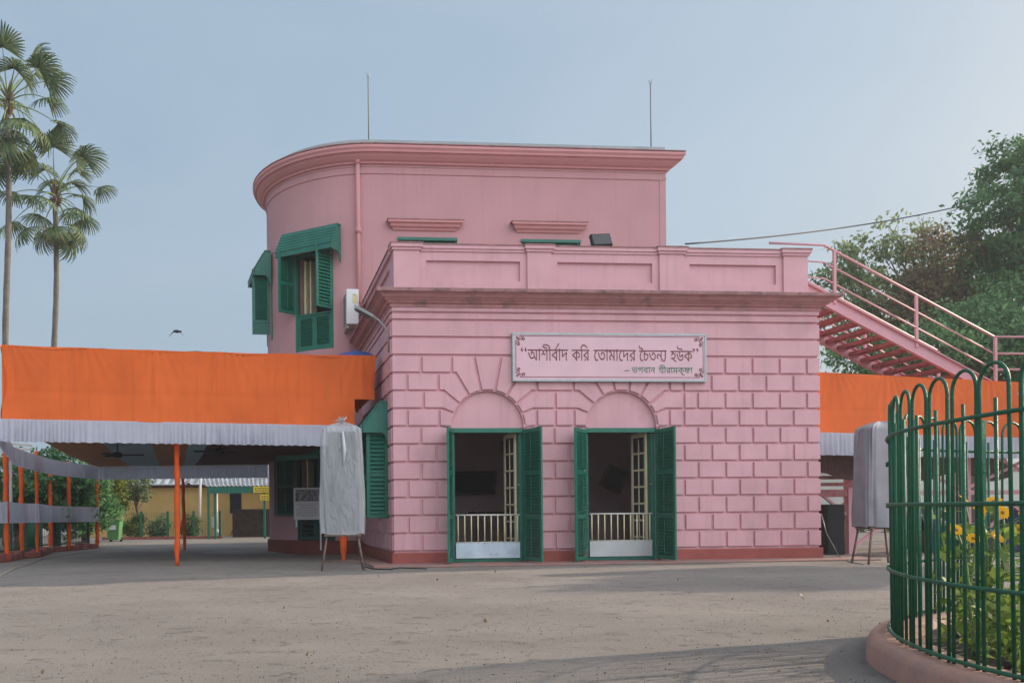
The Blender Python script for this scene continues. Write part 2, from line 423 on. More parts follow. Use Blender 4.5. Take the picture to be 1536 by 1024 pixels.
w.slab([(0, 0), (W, 0), (W, 5.3), (0, 5.3)], [[(a, 0.03), (b, 0.03), (b, DTOP), (a, DTOP)] for a, b in DOORS], FN, 0.075, 0.38)
SW = (0.62, 1.72, 0.95, 2.78)                    # window in the left side wall: v0, v1, z0, z1
w.slab([(0.38, 0), (DEP, 0), (DEP, 5.3), (0.38, 5.3)], [[(SW[0], SW[2]), (SW[1], SW[2]), (SW[1], SW[3]), (SW[0], SW[3])]], lambda a, b, d: (d, a, b), 0.0, 0.3)
w.slab([(0.38, 0), (DEP, 0), (DEP, 5.3), (0.38, 5.3)], [[(2.0, 0.3), (3.1, 0.3), (3.1, 2.7), (2.0, 2.7)]], lambda a, b, d: (d, a, b), W - 0.3, W)
w.box(0.3, DEP - 0.2, 0, W - 0.3, DEP, 5.3)
w.box(0.3, 0.38, 3.6, W - 0.3, DEP - 0.2, 3.75)
wall = w.build('wall', PINK, pav)
fl = MB(); fl.box(0.3, 0.38, 0, W - 0.3, DEP - 0.2, 0.06); fl.build('floor', mat('dark_red_floor', (0.10, 0.03, 0.025), 0.4), pav)
rm = MB(); rm.box(3.86, 0.45, 0.061, 3.94, DEP - 0.25, 3.59); rm.box(0.31, DEP - 0.26, 0.061, 8.7, DEP - 0.205, 3.59)
rm.box(6.75, 0.40, 0.061, 6.83, DEP - 0.25, 3.59)
rm.build('room_partition', ROOM, pav)
# rusticated blocks
rb = MB(); J = 0.028; TK = 0.046
def block(poly): rb.prism(inset(poly, J), FN, 0.0, -TK, chamfer=0.005)
def rowfill(k, joints):
    for a, b in zip(joints[:-1], joints[1:]):
        block([(a, ROW[k]), (b, ROW[k]), (b, ROW[k + 1]), (a, ROW[k + 1])])
S0 = -TK                                          # corner blocks wrap the corner
def rjoints(k, start):
    half = (k % 2 == 0); j = W - (0.275 if half else 0.575); L = [W + TK]
    while j > start + 0.16: L.append(j); j -= 0.60
    return sorted(L + [start])
(a1, b1), (a2, b2) = DOORS
C1, C2 = (a1 + b1) / 2, (a2 + b2) / 2
X4, X3, X2, X1 = 1.02, 1.34, 1.03, 0.75
for k in range(7):
    rowfill(k, [S0, 0.56, a1 - 0.01] if k % 2 == 0 else [S0, 0.285, 0.88, a1 - 0.01])
    rowfill(k, [b1 + 0.01, b1 + 0.62, a2 - 0.01] if k % 2 == 0 else [b1 + 0.01, b1 + 0.31, b1 + 0.93, a2 - 0.01])
    rowfill(k, rjoints(k, b2 + 0.01))
ANG = [11.0, 33.0, 54.0, 72.0, 90.0]
def onray(c, ang, r, sgn): return (c + sgn * r * math.sin(rad(ang)), DTOP + r * math.cos(rad(ang)))
def hit(ang, z, c, sgn): return (c + sgn * (z - DTOP) * math.tan(rad(ang)), z)
def arc(c, a0, a1_, sgn, n=6): return [onray(c, a0 + (a1_ - a0) * t / n, ARCR + 0.0, sgn) for t in range(n + 1)]
for c in (C1, C2):
    zt = ROW[11]
    block(arc(c, -11, 11, 1) + [hit(11, zt, c, 1), hit(-11, zt, c, 1)])
    for sg in (1, -1):
        z3, z2, z1, z0 = ROW[10], ROW[9], ROW[8], ROW[7]
        block([hit(11, zt, c, sg)] + arc(c, 11, 31, sg) + [hit(31, z3, c, sg), (c + sg * X1, z3), (c + sg * X1, zt)])
        block([hit(31, z3, c, sg)] + arc(c, 31, 51, sg) + [hit(51, z2, c, sg), (c + sg * X2, z2), (c + sg * X2, z3)])
        x3 = X3 if not ((c == C1 and sg == 1) or (c == C2 and sg == -1)) else (C2 - C1) / 2
        block([hit(51, z2, c, sg)] + arc(c, 51, 68, sg) + [hit(68, z1, c, sg), (c + sg * x3, z1), (c + sg * x3, z2)])
        block([hit(68, z1, c, sg)] + arc(c, 68, 90, sg) + [(c + sg * ARCR, z0), (c + sg * X4, z0), (c + sg * X4, z1)])
mid = (C1 + C2) / 2
rowfill(7, [S0, 0.285, C1 - X4]); rowfill(7, [C1 + X4, mid, C2 - X4]); rowfill(7, rjoints(7, C2 + X4))
rowfill(8, [S0, C1 - X3]); rowfill(8, rjoints(8, C2 + X3))
rowfill(9, [S0, 0.285, C1 - X2]); rowfill(9, [C1 + X2, C2 - X2]); rowfill(9, rjoints(9, C2 + X2))
rowfill(10, [S0, 0.58, C1 - X1]); rowfill(10, [C1 + X1, mid, C2 - X1]); rowfill(10, rjoints(10, C2 + X1))
BANDS = [ROW[11], ROW[11] + 0.365, ROW[11] + 0.715, ROW[11] + 0.865, 5.26]
for z0, z1 in zip(BANDS[:-1], BANDS[1:]): block([(S0, z0), (W + TK, z0), (W + TK, z1), (S0, z1)])
# left side wall blocks
FL = lambda a, b, d: (d, a, b)
def sblock(a, b, z0, z1): rb.prism(inset([(a, z0), (b, z0), (b, z1), (a, z1)], J), FL, 0.0, -TK, chamfer=0.005)
for k in range(11):
    j = -TK + (0.30 if k % 2 == 0 else 0.60) + TK; L = [0.0]
    while j < DEP - 0.2: L.append(j); j += 0.60
    L.append(DEP)
    for a, b in zip(L[:-1], L[1:]):
        if ROW[k + 1] > SW[2] - 0.05 and ROW[k] < 3.3 and b > SW[0] - 0.12 and a < SW[1] + 0.12:
            a_, b_ = a, b
            if a < SW[0] - 0.12: sblock(a, SW[0] - 0.11, ROW[k], ROW[k + 1])
            if b > SW[1] + 0.12: sblock(SW[1] + 0.11, b, ROW[k], ROW[k + 1])
            continue
        sblock(a, b, ROW[k], ROW[k + 1])
for z0, z1 in zip(BANDS[:-1], BANDS[1:]): sblock(0.0, DEP, z0, z1)
rb.build('rusticated_blocks', PINK, pav)
# plinth in three runs (doors cut through)
pl = MB()
for a, b in ((-0.06, a1 - 0.02), (b1 + 0.02, a2 - 0.02), (b2 + 0.02, W + 0.06)):
    pl.prism([(a, 0), (b, 0), (b, PZ - 0.02), (a, PZ - 0.02)], FN, 0.07, -0.065, chamfer=0.02)
pl.box(-0.065, 0.0, 0, 0.0, DEP, PZ - 0.02); pl.box(W, 0.0, 0, W + 0.06, DEP, PZ - 0.02)
for a, b in DOORS: pl.box(a - 0.02, -0.055, 0.0, b + 0.02, 0.5, 0.032)
pl.build('plinth', PLINTH, pav)
# sweeping moulding helper : profile (out, z) carried round front and sides
def ring_mould(mb, prof, u0, u1, v0, v1, mi=0):
    n = len(prof); vs = []
    for (x, y, sx, sy) in ((u0, v1, -1, 0), (u0, v0, -1, -1), (u1, v0, 1, -1), (u1, v1, 1, 0)):
        vs += [(x + sx * o, y + sy * o, z) for o, z in prof]
    fs = [(s * n + i, s * n + i + 1, (s + 1) * n + i + 1, (s + 1) * n + i) for s in range(3) for i in range(n - 1)]
    mb.add(vs, fs, None, mi)
co = MB()
ring_mould(co, [(0, 5.24), (0.05, 5.24), (0.05, 5.30), (0.10, 5.32), (0.13, 5.36), (0.17, 5.37), (0.17, 5.39), (0.21, 5.40), (0.24, 5.425), (0.26, 5.455), (0.31, 5.48), (0.335, 5.485)], 0, W, 0, DEP)
co.build('cornice', CORN, pav)
ct = MB()
ring_mould(ct, [(0.335, 5.485), (0.365, 5.49), (0.365, 5.55), (0.35, 5.562), (-0.3, 5.63)], 0, W, 0, DEP)
ct.build('cornice_lip', COPE, pav)
rf = MB(); rf.box(0.05, 0.05, 5.50, W - 0.05, DEP, 5.62); rf.build('roof', mat('roof_screed', (0.30, 0.26, 0.24), 0.9, 0.2, 2), pav)
# parapet : recessed runs, panels and piers, coping
P0, P1, PB, PT = 0.04, 8.92, 5.60, 6.42
pp = MB()
PIER = [(0.04, 0.58), (2.83, 3.34), (5.66, 6.19), (8.38, 8.92)]
for (a, b), (c, d) in zip(PIER[:-1], PIER[1:]):
    pp.slab([(b, PB), (c, PB), (c, PT), (b, PT)], [[(b + 0.14, PB + 0.22), (c - 0.14, PB + 0.22), (c - 0.14, PT - 0.19), (b + 0.14, PT - 0.19)]], FN, 0.07, 0.13)
    pp.box(b, 0.13, PB, c, 0.26, PT)
for a, b in PIER: pp.box(a, 0.02, PB, b, 0.27, PT)
pp.slab([(0.27, PB), (DEP, PB), (DEP, PT), (0.27, PT)], [[(0.75, PB + 0.22), (2.3, PB + 0.22), (2.3, PT - 0.19), (0.75, PT - 0.19)], [(2.8, PB + 0.22), (4.5, PB + 0.22), (4.5, PT - 0.19), (2.8, PT - 0.19)]], FL, 0.06, 0.11)
pp.box(0.11, 0.27, PB, 0.25, DEP, PT)
pp.box(P1 - 0.2, 0.27, PB, P1 - 0.02, 1.2, PT); par = pp.build('parapet', PINK, pav)
m = MB(); m.box(P1 - 0.2, 3.4, PB, P1 - 0.02, DEP, PT); m.build('parapet', PINK, pav)
cp = MB(); cpt = MB()
def coping(u0, u1, v0, v1, e, z):
    cp.box(u0 - e * 0.5, v0 - e * 0.5, z, u1 + e * 0.5, v1 + e * 0.3, z + 0.055)
    cp.box(u0 - e, v0 - e, z + 0.055, u1 + e, v1 + e * 0.5, z + 0.125)
    cpt.box(u0 - e - 0.012, v0 - e - 0.012, z + 0.125, u1 + e + 0.012, v1 + e * 0.5 + 0.012, z + 0.152)
for (a, b), (c, d) in zip(PIER[:-1], PIER[1:]): coping(b + 0.06, c - 0.06, 0.07, 0.26, 0.05, PT - 0.01)
for a, b in PIER: coping(a, b, 0.02, 0.27, 0.06, PT)
cp.box(0.0, 0.35, PT, 0.28, DEP, PT + 0.11); cpt.box(-0.02, 0.35, PT + 0.11, 0.3, DEP, PT + 0.14)
cp.build('coping', PINK, par); cpt.build('coping_cap', COPE, par)

# ---- joinery
def shutter_mb(wd, ht, panels=3, rod=True, th=0.04, sg=1, lou=0.062):
    """leaf hinged at x=0, reaching to x=wd, thickness around y=0"""
    m = MB(); st = 0.075; h = th / 2
    m.box(0, -h, 0, st, h, ht); m.box(wd - st, -h, 0, wd, h, ht)
    rails = [0.0] + [ht * k / panels for k in range(1, panels)] + [ht]
    for i, z in enumerate(rails):
        z0 = 0 if i == 0 else (ht - st if i == panels else z - st / 2)
        m.box(st, -h * 0.96, z0, wd - st, h * 0.96, z0 + st)
    for i in range(panels):
        z0 = (st if i == 0 else rails[i] + st / 2) + 0.01; z1 = (ht - st if i == panels - 1 else rails[i + 1] - st / 2) - 0.01
        n = max(3, int((z1 - z0) / lou))
        for k in range(n):
            zc = z0 + (k + 0.5) * (z1 - z0) / n
            M = Matrix.Translation((0, 0, zc)) @ Matrix.Rotation(sg * 0.98, 4, 'X')
            m.box(st + 0.004, -0.050, -0.005, wd - st - 0.004, 0.050, 0.005, M)
        if rod:
            for y in (-0.048, 0.038): m.box(wd / 2 - 0.012, y, z0 + 0.04, wd / 2 + 0.012, y + 0.010, z1 - 0.04)
    return m
def placed(mb, M):
    mb.v = [tuple(M @ Vector(p)) for p in mb.v]; return mb
def door(a, b, left_past, right_past, sheet):
    fr = MB(); fw = 0.085
    fr.box(a, 0.10, 0.035, a + fw, 0.24, DTOP); fr.box(b - fw, 0.10, 0.035, b, 0.24, DTOP); fr.box(a + fw, 0.10, DTOP - fw, b - fw, 0.24, DTOP)
    fr.box(a + fw, 0.10, 0.035, b - fw, 0.24, 0.11)
    fr.box(a - 0.012, 0.02, DTOP - 0.10, b + 0.012, 0.098, DTOP - 0.005)
    for i in range(7):
        z = 0.3 + i * 0.36
        fr.box(a - 0.07, -0.03, z, a - 0.002, 0.05, z + 0.05)
    d = fr.build('door', GREEN, pav, bevel=0.006)
    lw = (b - a) / 2 - 0.02
    ML = Matrix.Translation((a + 0.01, 0.02, 0.06)) @ Matrix.Rotation(-rad(90 + left_past), 4, 'Z')
    placed(shutter_mb(lw, DTOP - 0.1), ML).build('shutter', GREEN, d, bevel=0.004)
    MR = Matrix.Translation((b - 0.01, 0.02, 0.06)) @ Matrix.Rotation(-rad(90 - right_past), 4, 'Z')
    placed(shutter_mb(lw, DTOP - 0.1, sg=-1), MR).build('shutter', GREEN, d, bevel=0.004)
    # glazed cream leaf swung inwards on the right jamb
    gl = MB(); gw, gh = 0.56, DTOP - 0.22
    MG = Matrix.Translation((b - fw - 0.02, 0.26, 0.12)) @ Matrix.Rotation(rad(90 + 8), 4, 'Z')
    gl.box(0, -0.02, 0, 0.07, 0.02, gh, MG); gl.box(gw - 0.07, -0.02, 0, gw, 0.02, gh, MG)
    for k in range(8):
        z = k * (gh - 0.07) / 7; gl.box(0.07, -0.019, z, gw - 0.07, 0.019, z + (0.10 if k in (0, 7) else 0.04), MG)
    gl.box(gw / 2 - 0.012, -0.018, 0.1, gw / 2 + 0.012, 0.018, gh - 0.1, MG)
    gl.build('glazed_leaf', CREAM, d, bevel=0.004)
    gp = MB(); gp.box(0.06, -0.004, 0.06, gw - 0.06, 0.004, gh - 0.06, MG)
    gp.build('glass_pane', GLASSD, d)
    ra = MB(); x0, x1 = a + fw, b - fw
    ra.tube([(x0, 0.07, 1.0), (x1, 0.07, 1.0)], 0.018, 8); ra.tube([(x0, 0.07, 0.44), (x1, 0.07, 0.44)], 0.012, 6)
    for i in range(10):
        x = x0 + 0.05 + (x1 - x0 - 0.1) * i / 9; ra.tube([(x, 0.07, 0.42), (x, 0.07, 1.0)], 0.0135, 6, mi=1)
    ra.build('railing', [RAILP, CREAM], d)
    sh = MB(); sh.box(x0 + 0.003, 0.062, 0.112, x1 - 0.003, 0.082, 0.43); sh.build('sheet_panel', sheet, d)
    hd = MB(); hd.tube([(b - fw - 0.03, 0.09, 1.62), (b - fw - 0.03, 0.02, 1.62)], 0.014, 6); hd.build('door_latch', BRASS, d)
    return d
door(a1, b1, 19, 11, TINB)
door(a2, b2, 38, 4, TING)

AWP = [(0.0, 0.70), (0.20, 0.70), (0.56, 0.17), (0.56, 0.0)]
def awning(M, wd, parent, proj=1.0, ht=1.0):
    a = MB(); x0, x1 = -wd / 2, wd / 2
    P = [(o * proj, z * ht) for o, z in AWP]
    fn = lambda aa, bb, d: (d, -aa, bb)
    cap = [(0, P[0][1])] + P[1:] + [(0.0, 0.0)]
    cap2 = [(0.0, P[0][1] - 0.02), (P[1][0], P[1][1] - 0.02), (P[2][0] - 0.02, P[2][1]), (P[3][0] - 0.02, 0.0), (0.16, 0.0), (0.10, -0.06), (0.07, -0.18), (0.0, -0.26)]
    for s in (x0, x1 - 0.025):
        a.prism(cap2, fn, s, s + 0.025, M)
        for i in range(5):                              # plank joints as thin battens
            o = 0.05 + i * 0.10 * proj
            zt = P[1][1] - 0.03 if o < P[1][0] else P[1][1] - (o - P[1][0]) / (P[2][0] - P[1][0]) * (P[1][1] - P[2][1]) - 0.04
            a.box(s - 0.004, -o - 0.006, 0.02, s + 0.029, -o + 0.006, zt, M)
    a.box(x0 - 0.02, -P[1][0] - 0.01, P[1][1] - 0.015, x1 + 0.02, 0, P[1][1] + 0.015, M)
    n = 6; (o0, z0), (o1, z1) = P[1], P[2]
    for k in range(n):
        t0, t1 = k / n, (k + 1.25) / n
        p = (o0 + (o1 - o0) * t0 + 0.006, z0 + (z1 - z0) * t0); q = (o0 + (o1 - o0) * t1 + 0.03, z0 + (z1 - z0) * t1)
        vs = [(x, -o, z) for x in (x0 - 0.015, x1 + 0.015) for o, z in (p, q, (q[0] - 0.012, q[1] - 0.014), (p[0] - 0.012, p[1] - 0.014))]
        a.add(vs, [(0, 1, 2, 3), (7, 6, 5, 4), (0, 4, 5, 1), (1, 5, 6, 2), (2, 6, 7, 3), (3, 7, 4, 0)], M)
    a.box(x0 - 0.015, -P[2][0] - 0.025, 0.0, x1 + 0.015, -P[2][0] + 0.005, P[2][1] + 0.01, M)
    a.build('awning', GREENL, parent)
def window(parent, M, wd, z0, z1, la, ra_, panel=None, aw=None, sh0=None, frame_mat=GREEN, sw=None, leafmat_=None, soffit=True):
    """window on a wall frame M (x right, y in); la / ra_: opening angle of left / right leaf (None = missing)"""
    x0, x1 = -wd / 2, wd / 2; fr = MB(); f = 0.07
    fr.box(x0, 0.02, z0, x0 + f, 0.16, z1, M); fr.box(x1 - f, 0.02, z0, x1, 0.16, z1, M)
    fr.box(x0 + f, 0.02, z1 - f, x1 - f, 0.16, z1, M); fr.box(x0 + f, 0.02, z0, x1 - f, 0.16, z0 + f, M)
    if sh0: fr.box(x0 + f, 0.02, sh0 - 0.06, x1 - f, 0.14, sh0, M)
    wn_ = fr.build('window', frame_mat, parent, bevel=0.005)
    zb = sh0 if sh0 else z0; hw = sw or wd / 2 - 0.01
    if la is not None:
        placed(shutter_mb(hw, z1 - zb - 0.02, 2), M @ Matrix.Translation((x0 + 0.005, -0.02, zb + 0.01)) @ Matrix.Rotation(-rad(la), 4, 'Z')).build('shutter', leafmat_ or GREEN, wn_, bevel=0.003)
    if ra_ is not None:
        placed(shutter_mb(hw, z1 - zb - 0.02, 2 if not panel else 1, lou=0.085, sg=-1, rod=False), M @ Matrix.Translation((x1 - 0.005, -0.02, zb + 0.01)) @ Matrix.Rotation(PI + rad(ra_), 4, 'Z')).build('shutter', leafmat_ or GREEN, wn_, bevel=0.003)
    if sh0:
        q = placed(shutter_mb(wd / 2 - f, sh0 - 0.06 - z0 - f, 1, lou=0.10, rod=False, sg=-1), M @ Matrix.Translation((x0 + f, 0.06, z0 + f)))
        q2 = placed(shutter_mb(wd / 2 - f, sh0 - 0.06 - z0 - f, 1, lou=0.10, rod=False, sg=-1), M @ Matrix.Translation((0, 0.06, z0 + f)))
        q.add(q2.v, q2.f); q.build('louvred_panel', leafmat_ or GREEN, wn_, bevel=0.003)
    if aw: awning(M @ Matrix.Translation((0, 0, aw[0])), aw[1], wn_, *aw[2:])
    return wn_
# side window of the pavilion : near leaf swung out, far leaf too
sv = (SW[0] + SW[1]) / 2
window(pav, wallM(0, sv, 0, 180), SW[1] - SW[0], SW[2], SW[3], 110, 90, aw=(2.74, 1.42, 1.05, 0.92), sw=0.46)

# ------------------------------------------------------------------ house with rounded end
TV, TR, TC, TE = 5.0, 2.86, 0.43, 8.23
TB = TV + 2 * TR
house = thing('house', 'tall pink two-storey house with rounded corner and plain cornice behind the pavilion', 'building', (TC, TV, 0), B)
def tp(phi, z, e=0.0): return (TC + (TR + e) * math.cos(rad(phi)), TV + TR + (TR + e) * math.sin(rad(phi)), z)
WIN_A = (234.0, 12.0)
tw = MB()
phis = sorted(set([90 + 180 * k / 72 for k in range(73)] + [WIN_A[0] - WIN_A[1], WIN_A[0] + WIN_A[1], 183 - 11.0 + 11.0, 199.0]))
ZC = [0, 0.32, 2.62, 5.42, 8.03, 10.58]
W2Z = (6.1, 8.0)
def patch(p0, p1, z0, z1):
    c0, c1 = (p0 + p1) / 2, (z0 + z1) / 2
    if abs(c0 - WIN_A[0]) < WIN_A[1] and (ZC[1] < c1 < ZC[2] or ZC[3] < c1 < ZC[4]): return
    tw.add([tp(p0, z0), tp(p1, z0), tp(p1, z1), tp(p0, z1)], [(0, 1, 2, 3)], smooth=True)
for p0, p1 in zip(phis[:-1], phis[1:]):
    for z0, z1 in zip(ZC[:-1], ZC[1:]): patch(p0, p1, z0, z1)
tw.slab([(TC, 0), (TE, 0), (TE, 10.58), (TC, 10.58)], [[(0.97, 6.6), (2.53, 6.6), (2.53, 8.27), (0.97, 8.27)], [(4.27, 6.6), (5.87, 6.6), (5.87, 8.27), (4.27, 8.27)]], FN, TV, TV + 0.35)
tw.box(TE - 0.35, TV + 0.35, 0, TE, TB, 10.58); tw.box(TC, TB - 0.3, 0, TE - 0.35, TB, 10.58)
for z0, z1 in ((ZC[1], ZC[2]), (ZC[3], ZC[4])):          # reveals
    for p, q in ((WIN_A[0] - WIN_A[1], 0), (WIN_A[0] + WIN_A[1], 1)):
        tw.add([tp(p, z0), tp(p, z0, -0.35), tp(p, z1, -0.35), tp(p, z1)], [(0, 1, 2, 3)])
    pa, pb = WIN_A[0] - WIN_A[1], WIN_A[0] + WIN_A[1]
    for z in (z0, z1): tw.add([tp(pa, z), tp(pb, z), tp(pb, z, -0.35), tp(pa, z, -0.35)], [(0, 1, 2, 3)])
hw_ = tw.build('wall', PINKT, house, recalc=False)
fl2 = MB(); fl2.prism([(TC - TR + 0.25, TV + TR), (TC, TB - 0.35), (TE - 0.35, TB - 0.35), (TE - 0.35, TV + 0.35), (TC, TV + 0.35)] , lambda a, b, d: (a, b, d), 4.9, 5.1)
fl2.box(-0.6, 8.6, 0, 3.5, 8.75, 4.9); fl2.box(-0.9, 8.6, 5.1, 3.5, 8.75, 10.2); fl2.box(3.35, 5.4, 5.1, 3.5, 8.6, 10.2)
fl2.build('inner_floor', ROOM, house)
# profile carried round the bow and along the front and right side
def bow_path(e, full=True):
    pts = [Vector((TC, TB + e, 0))] + [Vector(tp(90 + 180 * k / 80, 0, e)) for k in range(81)]
    return pts + [Vector((TE + e, TV - e, 0)), Vector((TE + e, TB, 0))]
def bow_mould(prof, name, m):
    b = MB(); n = len(prof); rings = [bow_path(e) for e, z in prof]; N = len(rings[0]); vs = []
    for i in range(N):
        for k, (e, z) in enumerate(prof): vs.append((rings[k][i].x, rings[k][i].y, z))
    b.add(vs, [(i * n + k, i * n + k + 1, (i + 1) * n + k + 1, (i + 1) * n + k) for i in range(N - 1) for k in range(n - 1)])
    return b.build(name, m, house)
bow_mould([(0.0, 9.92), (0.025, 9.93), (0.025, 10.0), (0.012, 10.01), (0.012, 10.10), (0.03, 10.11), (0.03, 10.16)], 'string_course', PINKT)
bow_mould([(0.03, 10.16), (0.09, 10.17), (0.10, 10.21), (0.16, 10.24), (0.24, 10.31), (0.28, 10.37), (0.34, 10.38), (0.35, 10.43), (0.39, 10.48), (0.39, 10.54), (0.35, 10.555)], 'cornice', TRIM)
bow_mould([(0.36, 10.557), (0.395, 10.562), (0.395, 10.585), (0.0, 10.61), (0.03, 10.615)], 'cornice_cap', COPE)
cap = MB(); bp_ = [(p.x, p.y) for p in bow_path(0.05)]
bp_[-2] = (TE - 0.02, TV - 0.05); bp_[-1] = (TE - 0.02, TB)
cap.prism(bp_[::-1], lambda a, b, d: (a, b, d), 10.60, 10.80)
cap.build('roof', mat('grey_roof_edge', (0.34, 0.37, 0.38), 0.7, 0.12, 2), house)
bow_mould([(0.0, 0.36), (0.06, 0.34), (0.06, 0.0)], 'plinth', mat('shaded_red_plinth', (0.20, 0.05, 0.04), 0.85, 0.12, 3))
rw = MB(); rw.box(1.5, TB + 0.001, 0, TE - 0.3, TB + 6.5, 8.6); rw.build('hidden_shade_block', PINKT, house)  # unseen block added behind the house to keep sun off the tent frill
cr = MB(); cr.box(TE - 0.16, TV - 0.012, 0.3, TE + 0.012, TV + 0.0, 9.92); cr.build('corner_strip', PINKT, house)
# hood mouldings and shuttered windows over the pavilion roof
for a, b in ((0.97, 2.53), (4.27, 5.87)):
    h = MB(); x0, x1 = a - 0.30, b + 0.14
    prof = [(0.0, 8.46), (0.04, 8.46), (0.06, 8.51), (0.12, 8.54), (0.14, 8.60), (0.20, 8.63), (0.20, 8.685)]
    vs = []
    for (x, s) in ((x0, -1), (x1, 1)):
        vs += [(x + s * o - s * 0.2, TV - o, z) for o, z in prof]
    n = len(prof); h.add(vs, [(i, i + 1, n + i + 1, n + i) for i in range(n - 1)] + [tuple(range(n)) , tuple(range(n, 2 * n))])
    h.build('window_hood', TRIM, house)
    hc = MB(); hc.box(x0 - 0.012, TV - 0.212, 8.686, x1 + 0.012, TV, 8.712); hc.build('hood_cap', COPE, house)
    wm = wallM((a + b) / 2, TV, 0, 270)
    ww = window(house, wm, b - a, 6.6, 8.27, None, None)
    for s in (0, 1):
        placed(shutter_mb((b - a) / 2 - 0.08, 1.5, 2), wm @ Matrix.Translation((-(b - a) / 2 + 0.075 + s * ((b - a) / 2 - 0.075), 0.07, 6.68))).build('shutter', GREEN, ww)
    hb = MB(); hb.box(-(b - a) / 2 - 0.02, -0.05, 8.2, (b - a) / 2, 0.015, 8.275, wm); hb.build('head_board', GREENL, ww)
# bow windows
def bowM(phi, e=0.0):
    p = tp(phi, 0, e); return wallM(p[0], p[1], 0, phi)
MA = bowM(WIN_A[0], -0.03)
WA = 2 * TR * math.sin(rad(WIN_A[1]))
window(house, MA, WA, ZC[3], ZC[4], 106, 74, panel=True, sh0=6.42, aw=(7.88, 1.72, 0.88, 1.0), sw=0.56)
wl_ = window(house, MA, WA, ZC[1], ZC[2], 150, 80, panel=True, sh0=1.0, aw=(2.48, 1.7, 1.0, 0.9), frame_mat=GREEND, leafmat_=GREEND, sw=0.60)
ci = MB(); ci.box(-0.42, 0.2, 6.45, -0.36, 0.5, 7.9, MA); ci.box(-0.25, 0.22, 6.45, -0.21, 0.5, 7.9, MA); ci.build('glazed_leaf', CREAM, house)
ci = MB(); ci.box(-0.40, 0.2, 1.05, -0.35, 0.5, 2.5, MA); ci.box(0.02, 0.22, 1.05, 0.06, 0.5, 2.5, MA); ci.build('glazed_leaf', CREAM, house)
MB2 = bowM(186.5, 0.0)
lw2 = window(house, MB2, 1.1, 6.0, 8.0, None, None, aw=(7.74, 1.4, 0.85, 0.98), sw=0.52)
pb_ = shutter_mb(0.50, 1.50, 1, lou=0.070, sg=1, rod=False)
placed(pb_, MB2 @ Matrix.Translation((0.53, -0.02, 6.45)) @ Matrix.Rotation(PI + rad(88), 4, 'Z')).build('shutter', GREEN, lw2, bevel=0.003)
fx = MB(); M_ = MB2 @ Matrix.Translation((0.53, -0.02, 6.12)) @ Matrix.Rotation(PI + rad(88), 4, 'Z')
fx.box(0, -0.02, 0, 0.50, 0.02, 0.05, M_); fx.box(0, -0.02, 0.05, 0.05, 0.02, 0.33, M_); fx.box(0.45, -0.02, 0.05, 0.50, 0.02, 0.33, M_); fx.box(0.235, -0.018, 0.05, 0.265, 0.018, 0.33, M_); fx.box(0.05, -0.006, 0.05, 0.45, 0.006, 0.33, M_)
fx.build('lower_flap', GREENL, lw2)
# rainwater pipe
pu = bl(537, 300, TV - 0.05)[0]
pp_ = MB(); px_, pv_ = pu, TV - 0.055
pp_.tube([(px_, pv_, 5.9), (px_, pv_, 10.22)], 0.058, 10)
for z in (6.35, 8.35, 10.15): pp_.tube([(px_, pv_, z), (px_, pv_, z + 0.12)], 0.076, 10)
pp_.tube([(px_ - 0.09, pv_ + 0.03, 6.1), (px_ - 0.09, pv_ + 0.03, 6.9)], 0.012, 6)
pp_.build('rainwater_pipe', TRIM, house)

# lightning rods
for px, lab in ((553, 'thin lightning rod on the rounded left end of the house roof'), (976.5, 'thin lightning rod near the right corner of the house roof')):
    u, z0 = bl(px, 210, TV + 0.25)
    zt = bl(px, 116 if px < 700 else 126, TV + 0.25)[1]
    t = thing('lightning_rod', lab, 'lightning rod', (u, TV + 0.25, 10.87), B, 'lightning rods on the house roof')
    m = MB(); m.tube([(u, TV + 0.25, 10.8), (u, TV + 0.25, zt)], 0.016, 6); m.build('rod', mat('dull_iron_rod', (0.16, 0.165, 0.17), 0.7), t)
    m = MB()
    for k in range(4):
        q = k * PI / 2; m.tube([(u, TV + 0.25, zt - 0.03), (u + 0.06 * math.cos(q), TV + 0.25 + 0.06 * math.sin(q), zt + 0.10)], 0.008, 5)
    m.build('prong', GREY, t)

# ------------------------------------------------------------------ air conditioner on the bow
u, z0 = bl(527, 494, TV - 0.1); z1 = bl(530, 440, TV - 0.1)[1]
ac = thing('air_conditioner', 'white outdoor air conditioner unit on the house wall beside the pavilion roof', 'air conditioner', (u, TV - 0.35, z0), B)
m = MB(); m.box(u - 0.17, TV - 0.55, z0 + 0.04, u + 0.15, TV + 0.12, z1); m.build('casing', WHITE, ac, bevel=0.02)
m = MB()
for k in range(14): m.box(u - 0.185, TV - 0.50, z0 + 0.08 + k * (z1 - z0 - 0.16) / 14, u - 0.171, TV + 0.05, z0 + 0.10 + k * (z1 - z0 - 0.16) / 14)
m.build('grille', GREY, ac)
m = MB(); m.box(u - 0.01, TV - 0.556, z1 - 0.36, u + 0.12, TV - 0.551, z1 - 0.12); m.build('sticker', mat('sticker_paper', (0.62, 0.55, 0.30), 0.6, 0.3, 14), ac)
m = MB(); m.tube([(u + 0.05, TV - 0.56, z1 - 0.40), (u + 0.10, TV - 0.6, z1 - 0.52), (u + 0.24, TV - 0.55, z1 - 0.60), (u + 0.22, TV - 0.3, z0 + 0.1), (u + 0.1, TV - 0.1, z0 - 0.1)], 0.012, 6); m.build('hose', GREY, ac)
m = MB(); m.box(u - 0.16, TV - 0.52, z0 - 0.05, u - 0.12, TV + 0.2, z0 - 0.002); m.box(u + 0.14, TV - 0.52, z0 - 0.05, u + 0.18, TV + 0.2, z0 - 0.002); m.build('bracket', GREY, ac)

